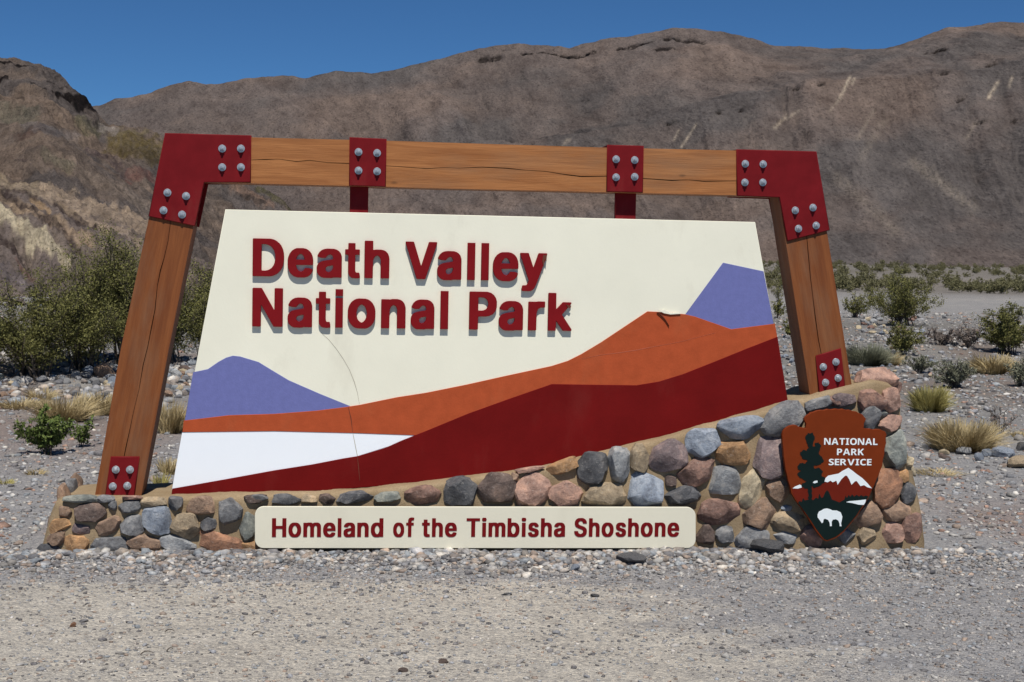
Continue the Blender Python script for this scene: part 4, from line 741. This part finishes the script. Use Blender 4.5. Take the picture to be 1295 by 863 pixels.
# heap at the foot of the wall
n = 9000; gx = rng.uniform(-3.1, 3.2, n); gy = -0.17-rng.exponential(0.20, n)*(0.4+1.2*fbm(gx*1.1, gx*0, 3, 405)); sz = rng.gamma(2.6, 0.0052, n)+0.004; sz = np.minimum(sz, 0.042)*(0.45+0.9*fbm(gx*2.2, gy*5, 3, 404))
sz = sz*np.exp(-np.clip(-gy-0.25, 0, 3)*0.9)
gravel('foot_gravel', gx, gy, ground_z(gx, gy)+sz*0.22, sz, palG+palB, 'loose pale gravel heaped along the foot of the stone wall', 1, 0.65)
# foreground
n = 42000; gx = rng.uniform(-3.4, 3.6, n); gy = rng.uniform(-4.2, -0.3, n); keep = inview(gx, gy, 200)
dens = 0.45+0.75*fbm(gx*1.3, gy*2.6, 4, 401)+0.35*sstep(0.2, 2.5, gx)-0.35*sstep(0.9, -0.6, gx+0.4*gy)*sstep(-0.9, -1.3, gy)
keep &= rng.uniform(0, 1, n) < dens; gx, gy = gx[keep], gy[keep]; n = len(gx)
sz = np.minimum(rng.gamma(2.2, 0.0021, n)+0.0022, 0.022)
gravel('road_gravel', gx, gy, ground_z(gx, gy)+sz*0.15, sz, palG, 'fine grey gravel scattered over the pull-out in front of the sign', 1, 0.6)
# sides and behind
n = 60000; rd = 8.2*(60/8.2)**(rng.uniform(0, 1, n)**1.25); aa = rng.uniform(R(-18), R(30), n); gx = CAM[0]+rd*np.sin(aa); gy = CAM[1]+rd*np.cos(aa)
front = gy > -0.3
hid = (gx > -2.2) & (gx < 1.9) & (gy > 0.3) & (gy < 60) & (np.abs(aa-PSI) < R(11)) & (aa > R(-5)) & (aa < R(15.5))
keep = inview(gx, gy) & front & ~((np.abs(gx) < 2.75) & (gy < 0.5)) & (rng.uniform(0, 1, n) < 0.25+1.0*fbm(gx*0.6, gy*0.5, 4, 402))
gx, gy = gx[keep], gy[keep]; n = len(gx); dd = np.hypot(gx-CAM[0], gy-CAM[1])
sz = np.minimum((rng.gamma(2.0, 0.0045, n)+0.004)*(1+0.05*(dd-8)), 0.12)
gravel('desert_gravel', gx, gy, ground_z(gx, gy)+sz*0.15, sz, palG+[(0.30, 0.20, 0.16), (0.45, 0.44, 0.42)], 'scattered stones covering the desert floor beside and behind the sign', 1, 0.6)
# rubble of the wash
def rubble(name, n, fx, fy, szr, pal, label):
    gx, gy = fx(n), fy(n); sz = rng.uniform(*szr, n)**1.0*rng.uniform(0.5, 1, n); gravel(name, gx, gy, ground_z(gx, gy)+sz*0.25, sz, pal, label, 1, 0.75)
rubble('bank_rubble', 2600, lambda n: rng.uniform(-9, -1.2, n), lambda n: 11.3+rng.normal(0, 1.3, n), (0.03, 0.11), palB, 'rubble stones covering the low bank behind the left post')
rubble('wash_rubble', 2600, lambda n: rng.uniform(3.5, 17, n), lambda n: 17+rng.normal(0, 6.5, n), (0.02, 0.085), palG, 'rubble stones strewn across the wash right of the sign')

rock_src = [mesh_vf('rock', *rock_verts(2, 700+k, 9, 0.5, 0.88, 0.04), M['stone']) for k in range(8)]
def rock(px, py, wpx, hpx, col, label, group=None, z=None):
    p = hit(px, py)
    s = np.linalg.norm(p-CAM)/F_PX; o = bpy.data.objects.new('rock', random.choice(rock_src)); C.objects.link(o)
    zz = float(ground_z(p[0], p[1])); hz = hpx/2*s*1.15; o.location = (p[0], p[1], zz+hz*0.55); o.scale = (wpx/2*s, wpx/2*s*0.8, hz)
    o.rotation_euler = (random.uniform(-.2, .2), random.uniform(-.2, .2), random.uniform(-.5, .5))
    cc = np.array(CO[col])*random.uniform(.85, 1.15); o.color = (*cc, 1); tag(o, label, 'rock', group); return o
rock(973, 700, 48, 20, 'd', 'dark grey rounded boulder lying in the gravel below the arrowhead emblem')
rock(797, 712, 40, 15, 'd', 'flat dark grey stone half sunk in gravel below the right end of the plaque')
rock(727, 722, 13, 10, 'lb', 'small blue-grey stone in the gravel below the middle of the plaque')
rock(870, 688, 20, 10, 'g', 'small grey stone resting against the lower right corner of the plaque')
rock(62, 697, 24, 13, 'd', 'dark slate block at the left foot of the stone wall')
rock(640, 753, 15, 3, 'd', 'thin dark flat stone pressed into the pull-out')
rock(92, 793, 9, 7, 'rb', 'small maroon stone on the gravel in the lower left of the photo')
rock(509, 850, 14, 5, 'db', 'small dark flat stone at the bottom edge near the middle')
rock(560, 838, 15, 6, 'db', 'small dark slanted stone near the bottom edge, right of another dark one')
rock(752, 755, 12, 5, 'd', 'small dark stone on the pull-out below the plaque end')
rock(1193, 582, 18, 8, 'db', 'dark brown rock with a pale one behind it right of the wall')
rock(1194, 575, 14, 8, 'c', 'pale cream rock just behind a dark brown rock right of the wall')
rock(1220, 575, 21, 10, 'lg', 'whitish rock left of the dark boulder in the right-hand cluster')
rock(1243, 569, 28, 16, 'db', 'dark brown boulder in the cluster at the right edge of the photo')
rock(1247, 577, 18, 11, 'lb', 'blue-grey rock in front of the dark brown boulder on the right')
rock(1268, 578, 28, 15, 'lb', 'wide blue-grey rock in the right-hand cluster')
rock(1237, 583, 14, 11, 'lb', 'small light blue-grey rock lowest in the right-hand cluster')
rock(1288, 592, 30, 16, 't', 'large tan boulder cut by the right edge of the photo')
rock(1291, 570, 13, 13, 'd', 'dark rock behind the tan boulder at the right edge')
rock(133, 478, 28, 20, 'b', 'large brown boulder on the rubble bank just left of the timber post')
rock(112, 474, 16, 13, 'lb', 'blue-grey boulder left of the large brown boulder on the bank')
rock(143, 488, 17, 13, 'lb', 'pale blue-grey rock in front of the large brown boulder on the bank')
rock(222, 478, 16, 12, 'lg', 'pale rock on the bank seen between left post and panel')
rock(232, 471, 20, 10, 'db', 'dark brown rock on the bank seen between left post and panel')
rock(1165, 396, 0.1+16, 8, 'r', 'reddish rock lying under the big creosote bush on the right') if False else None
for k in range(70):
    rock(random.uniform(-20, 150) if k < 52 else random.uniform(205, 245), random.uniform(468, 503), random.uniform(7, 15), random.uniform(5, 10), random.choice(['lg', 'lb', 'g', 'd', 'c', 'b', 'lg', 'g']), 'small rock among many on the rubble bank behind the left post', 'rocks on the rubble bank')
for k in range(90):
    y = random.choice([random.uniform(400, 425), random.uniform(455, 480), random.uniform(470, 500)])
    x = random.uniform(1080, 1170) if k % 3 else random.uniform(1085, 1300)
    rock(x, y, random.uniform(5, 10), random.uniform(3.5, 6.5), random.choice(['lg', 'lb', 'g', 'd', 'c', 'r', 'g']), 'small rock among many strewn over the wash right of the sign', 'rocks in the wash')
for k in range(12):
    rock(random.uniform(985, 1012), random.uniform(425, 495), random.uniform(6, 11), random.uniform(4, 7), random.choice(['lg', 'lb', 'g']), 'pale rock seen between the panel and the right post', 'rocks between panel and right post')
# twigs
def twig(px, py, L, ang, label):
    p = G(px, py); s = np.linalg.norm(p-CAM)/F_PX; bm = bmesh.new(); n = 6; prev = None; L = L*s
    for i in range(n):
        tt = i/(n-1); c = Vector((L*(tt-0.5), 0.15*L*math.sin(tt*4+ang), 0.006+0.01*math.sin(tt*3))); r_ = 0.0035*(1-0.6*tt)
        ring = [bm.verts.new(c+Vector((0, r_*math.cos(a), r_*math.sin(a)))) for a in np.linspace(0, 2*math.pi, 6)[:-1]]
        if prev: [bm.faces.new((prev[k], prev[(k+1) % 5], ring[(k+1) % 5], ring[k])) for k in range(5)]
        prev = ring
    o = from_bm('twig', bm, M['bark'], None, (p[0], p[1], float(ground_z(p[0], p[1])))); o.rotation_euler = (0, 0, ang); tag(o, label, 'twig')
twig(326, 788, 14, 0.5, 'short dark twig on the gravel below the left end of the plaque')
twig(186, 812, 15, 0.6, 'crooked dark twig on the gravel in the lower left')
twig(215, 785, 12, 0.1, 'thin twig lying farther back in the lower left gravel')
twig(215, 808, 10, 1.2, 'tiny forked twig beside the crooked one in the lower left')
twig(487, 692, 74, 0.05, 'long bent dry twig lying along the bottom edge of the plaque')

# ------------------------------------------------------------------ plants
def quad_cloud(C0, size, g, elong=1.5):
    n = len(C0); d1 = g.normal(size=(n, 3)); d1 /= np.linalg.norm(d1, axis=1)[:, None]; d2 = g.normal(size=(n, 3)); d2 -= (d2*d1).sum(1)[:, None]*d1; d2 /= np.linalg.norm(d2, axis=1)[:, None]
    s = (size*g.uniform(0.6, 1.3, n))[:, None]
    return np.stack([C0-d1*s*elong, C0+d2*s*0.55, C0+d1*s*elong, C0-d2*s*0.55], 1)
def np_mesh(name, Q, mat):
    n, k = Q.shape[:2]; me = bpy.data.meshes.new(name); me.vertices.add(n*k); me.vertices.foreach_set('co', Q.reshape(-1).astype(np.float32)); me.loops.add(n*k)
    me.loops.foreach_set('vertex_index', np.arange(n*k, dtype=np.int32)); me.polygons.add(n); me.polygons.foreach_set('loop_start', np.arange(0, n*k, k, dtype=np.int32)); me.polygons.foreach_set('loop_total', np.full(n, k, np.int32)); me.update()
    me.materials.append(mat); return me
def stem_tubes(paths):
    V_, F_ = [], []
    for path in paths:
        b0 = len(V_); n = len(path)
        for i, (p, r_) in enumerate(path):
            for a in (0, 2.1, 4.2): V_.append((p[0]+r_*math.cos(a), p[1]+r_*math.sin(a), p[2]))
            if i:
                for k in range(3): F_.append((b0+(i-1)*3+k, b0+(i-1)*3+(k+1) % 3, b0+i*3+(k+1) % 3, b0+i*3+k))
    return V_, F_
def bush_mesh(seed, w, h, nstem, nleaf, leaf, mat, spread=1.0, low=0.15, twigs=3):
    """an open desert shrub: stems fanning out from the foot, side twigs, leaves clustered round the twig ends"""
    g = np.random.default_rng(seed); paths = []; tips = []
    for i in range(nstem):
        a = g.uniform(0, 2*math.pi); lean = g.uniform(0.05, 1.0)**0.7*spread; L = h*g.uniform(0.65, 1.0)/max(0.6, math.cos(min(lean*0.8, 1.2)))
        ex, ey, ez_ = math.cos(a)*w/2*lean*g.uniform(.7, 1.05), math.sin(a)*w/2*lean*g.uniform(.7, 1.05), h*g.uniform(0.55, 1.0)*(1-0.45*lean**2)
        path = []; bx, by = g.normal(0, 0.05*w), g.normal(0, 0.05*w)
        for k in range(6):
            t_ = k/5; b1 = t_**1.3
            path.append(((bx+(ex-bx)*b1+g.normal(0, .012*w), by+(ey-by)*b1+g.normal(0, .012*w), ez_*t_**0.85), 0.010*(w/1.5)*(1-0.75*t_)+0.002))
        paths.append(path)
        for k in range(2, 6):
            for _ in range(twigs):
                p0 = np.array(path[k][0])*g.uniform(0.85, 1.0); d = g.normal(size=3)*np.array([1, 1, 0.6])+np.array([0, 0, 0.55]); d /= np.linalg.norm(d); l_ = g.uniform(0.10, 0.24)*h
                p1 = p0+d*l_; p1[2] = max(p1[2], low*h*g.uniform(.6, 1)); paths.append([(tuple(p0), 0.004), (tuple(p0*0.5+p1*0.5), 0.003), (tuple(p1), 0.0015)]); tips.append((p0, p1))
    tips_a = np.array([np.stack(q) for q in tips]); idx = g.integers(0, len(tips_a), nleaf); t_ = g.uniform(0.15, 1.08, nleaf)[:, None]
    keepw = g.uniform(0.3, 1, len(tips_a)); idx = g.choice(len(tips_a), nleaf, p=keepw/keepw.sum())
    Cn = tips_a[idx, 0]*(1-t_)+tips_a[idx, 1]*t_+g.normal(0, 0.030*h, (nleaf, 3)); Cn[:, 2] = np.maximum(Cn[:, 2], 0.02)
    V_, F_ = stem_tubes(paths); ms = mesh_vf('stem', V_, F_, M['bark'])
    return np_mesh('foliage', quad_cloud(Cn, leaf, g), mat), ms
def tuft_mesh(seed, w, h, n, mat, curl=0.5, wid=0.004):
    g = np.random.default_rng(seed); a = g.uniform(0, 2*np.pi, n); r0 = np.sqrt(g.uniform(0, 1, n))*w*0.28; le = np.abs(g.normal(0.42, 0.36, n))
    b0 = np.stack([r0*np.cos(a), r0*np.sin(a), np.zeros(n)], 1); a2 = a+g.normal(0, 0.5, n); L = h*g.uniform(0.3, 1.05, n)*(0.92+0.14*np.sin(a*3+seed))
    hr = w*0.36*le*1.2
    mid_ = b0+np.stack([np.cos(a2)*hr*0.4, np.sin(a2)*hr*0.4, L*0.62*(1-0.25*le)], 1); tip = b0+np.stack([np.cos(a2)*hr, np.sin(a2)*hr, L*(1-0.45*le*curl)], 1)
    sd_ = np.stack([-np.sin(a+1), np.cos(a+1), np.zeros(n)], 1)*wid*g.uniform(.6, 1.4, n)[:, None]
    Q = np.concatenate([np.stack([b0-sd_, b0+sd_, mid_+sd_*0.8, mid_-sd_*0.8], 1), np.stack([mid_-sd_*0.8, mid_+sd_*0.8, tip+sd_*0.2, tip-sd_*0.2], 1)])
    return np_mesh('blades', Q, mat)
def foot_of(px, py):
    p = hit(px, py)
    return p, np.linalg.norm(p-CAM)/F_PX
_seed = [4000]
def shrub(px, py, wpx, toppy, mat, label, name='creosote_bush', cat='shrub', group=None, nleaf=5000, leaf=0.014, nstem=16, spread=1.0, low=0.15):
    p, s = foot_of(px, py); w = wpx*s; h = (py-toppy)*s; _seed[0] += 1
    o = empty(name, (p[0], p[1], float(ground_z(p[0], p[1]))-0.01), label, cat, group)
    fo, st = bush_mesh(_seed[0], w, h, nstem, nleaf, leaf, M[mat], spread, low)
    for nm_, me in (('stems', st), ('foliage', fo)):
        q = bpy.data.objects.new(nm_, me); C.objects.link(q); q.parent = o
    return o
def tuft(px, py, wpx, toppy, mat, label, name='grass_tuft', cat='grass tuft', group=None, n=900, curl=0.5, wid=0.004):
    p, s = foot_of(px, py); _seed[0] += 1; me = tuft_mesh(_seed[0], wpx*s*1.25, (py-toppy)*s, n, M[mat], curl, wid)
    o = bpy.data.objects.new(name, me); C.objects.link(o); o.location = (p[0], p[1], float(ground_z(p[0], p[1]))-0.01); tag(o, label, cat, group); return o

gl = 'creosote bushes behind the left post'
shrub(-32, 476, 190, 388, 'creosote', 'dark green creosote bush cut by the left edge of the photo', group=gl, nleaf=16000, leaf=0.011)
shrub(40, 480, 190, 352, 'creosote', 'wide dark green creosote bush at the left, above the small bright shrub', group=gl, nleaf=24000, leaf=0.011, nstem=30)
shrub(105, 470, 170, 325, 'creosote', 'dense creosote bush between the leftmost bushes and the tallest one', group=gl, nleaf=24000, leaf=0.011, nstem=30)
shrub(152, 462, 150, 283, 'creosote', 'tallest creosote bush, just left of the left timber post', group=gl, nleaf=24000, leaf=0.011, nstem=28, spread=0.8)
shrub(212, 462, 130, 318, 'creosote', 'creosote bush largely behind the left timber post', group=gl, nleaf=20000, leaf=0.011, nstem=26)
shrub(258, 456, 90, 335, 'creosote', 'creosote bush seen between the left post and the panel edge', group=gl, nleaf=16000, leaf=0.011, nstem=22)
shrub(62, 575, 82, 512, 'greenleaf', 'small bright green shrub on the gravel at the left', 'green_shrub', nleaf=2600, leaf=0.015, nstem=14, spread=1.0, low=0.05)
shrub(103, 566, 40, 518, 'greenleaf', 'sparse upright sprig right of the small bright green shrub', 'green_sprig', nleaf=420, leaf=0.014, nstem=4)
for (x, y, w, t_, n_, lb) in [(80, 532, 70, 497, 1500, 'round straw-coloured grass tuft behind the small bright green shrub'), (128, 524, 50, 492, 1200, 'straw-coloured grass tuft against the left side of the timber post'), (28, 516, 60, 502, 700, 'low flattened straw grass at the left edge'), (215, 548, 36, 503, 900, 'straw grass seen between the left post and the panel'), (52, 505, 40, 488, 400, 'small straw grass behind the round tuft'), (212, 600, 24, 575, 300, 'low straw grass at the panel edge right of the left post')]:
    tuft(x, y, w, t_, 'straw', lb, n=n_, group='straw grass tufts on the left')
tuft(203, 619, 22, 592, 'yellow', 'small yellow-green sprig beside the foot of the left post', n=160)
tuft(45, 600, 26, 590, 'straw', 'tiny dry grass patch in the gravel left of the wall', n=120); tuft(8, 612, 20, 603, 'yellow', 'tiny yellowish grass patch at the left edge above the wall level', n=90)
# right
shrub(1140, 412, 130, 342, 'creosote', 'big wide creosote bush right of the right post', nleaf=16000, leaf=0.020, nstem=30, low=0.05)
shrub(1140, 449, 58, 404, 'creosote', 'dark green bush in front of the big creosote bush on the right', nleaf=3500, leaf=0.017)
shrub(1272, 448, 92, 385, 'creosote', 'tall olive creosote bush near the right edge', nleaf=11000, leaf=0.017, nstem=24, low=0.05)
shrub(1082, 402, 50, 372, 'creosote', 'low creosote bush just right of the right post', nleaf=2500, leaf=0.022)
shrub(1224, 440, 50, 405, 'greybrush', 'grey-brown dry brush between the two large bushes on the right', 'dry_brush', nleaf=2200, leaf=0.014)
shrub(1190, 437, 66, 413, 'greybrush', 'low dusty mauve-grey brush left of the grey-brown dry brush', 'dry_brush', nleaf=2600, leaf=0.014)
shrub(1206, 491, 66, 450, 'sage', 'dense round grey-green sage bush in the right-hand wash', 'sage_bush', nleaf=5500, leaf=0.011, nstem=26, low=0.05)
shrub(1160, 472, 54, 446, 'sage', 'pale low sage bush just left of the dense round one', 'sage_bush', nleaf=2600, leaf=0.012, low=0.05)
shrub(1290, 489, 46, 452, 'sage', 'grey-green sage bush cut by the right edge', 'sage_bush', nleaf=3600, leaf=0.011, nstem=20, low=0.05)
tuft(1096, 462, 52, 434, 'sage', 'pale olive grass mound beside the right foot plate', n=2200, wid=0.007)
tuft(1255, 473, 50, 447, 'straw', 'pale yellow grass mound between the sage bushes on the right', n=1500, wid=0.007)
tuft(1125, 462, 30, 444, 'straw', 'orange-tan dry grass right of the pale olive mound', n=700, wid=0.006)
tuft(1175, 521, 40, 486, 'yellow', 'compact yellow-green grass tuft right of the stone wall top', n=2200, wid=0.005)
tuft(1215, 570, 78, 528, 'straw', 'wide golden dry grass tuft above the rock cluster on the right', n=3200, wid=0.0045)
tuft(1288, 553, 18, 543, 'straw', 'small dry grass patch at the right edge above the rocks', n=200)
shrub(1262, 548, 56, 512, 'greybrush', 'sparse leafless grey twiggy shrub right of the golden tuft', 'dry_brush', nleaf=260, leaf=0.008, nstem=10)
tuft(1182, 600, 60, 592, 'straw', 'low dry orange grass patch below the dark brown rock', n=350)
for (x, y, w, t_) in [(985, 382, 34, 350), (984, 403, 30, 378), (1000, 428, 30, 405)]:
    shrub(x, y, w, t_, 'creosote', 'small creosote bush seen between the panel and the right post', group='bushes between panel and right post', nleaf=1400, leaf=0.02, nstem=10)
# far rows: a few meshes shared by many individuals
far_src = [bush_mesh(5000+k, 2.2, 1.4, 12, 1500, 0.045, M['farleaf'], 1.0, 0.1, 2) for k in range(5)]
random.seed(12)
def far_bush(x, d, sc_, label, group):
    r_ = ray(x, 340); h_ = math.hypot(r_[0], r_[1]); px_, py_ = CAM[0]+r_[0]/h_*d, CAM[1]+r_[1]/h_*d
    o = empty('creosote_bush', (px_, py_, float(ground_z(px_, py_))-0.05), label, 'shrub', group)
    o.scale = (sc_*random.uniform(.85, 1.3), sc_, sc_*random.uniform(.8, 1.15)); o.rotation_euler = (0, 0, random.uniform(0, 6))
    q = bpy.data.objects.new('foliage', random.choice(far_src)[0]); C.objects.link(q); q.parent = o
for k in range(250):
    x = random.uniform(945, 1330); d = random.choice([random.uniform(95, 125), random.uniform(140, 300), random.uniform(170, 290)])
    far_bush(x, d, random.uniform(0.4, 0.95), 'one of many small olive creosote bushes dotting the far flat below the mountain', 'far creosote bushes on the flat')
for k in range(10):
    far_bush(random.uniform(200, 290), random.uniform(70, 110), random.uniform(.6, 1), 'small olive creosote bush far behind the left post', 'far creosote bushes behind the left post')
bpy.context.view_layer.update()
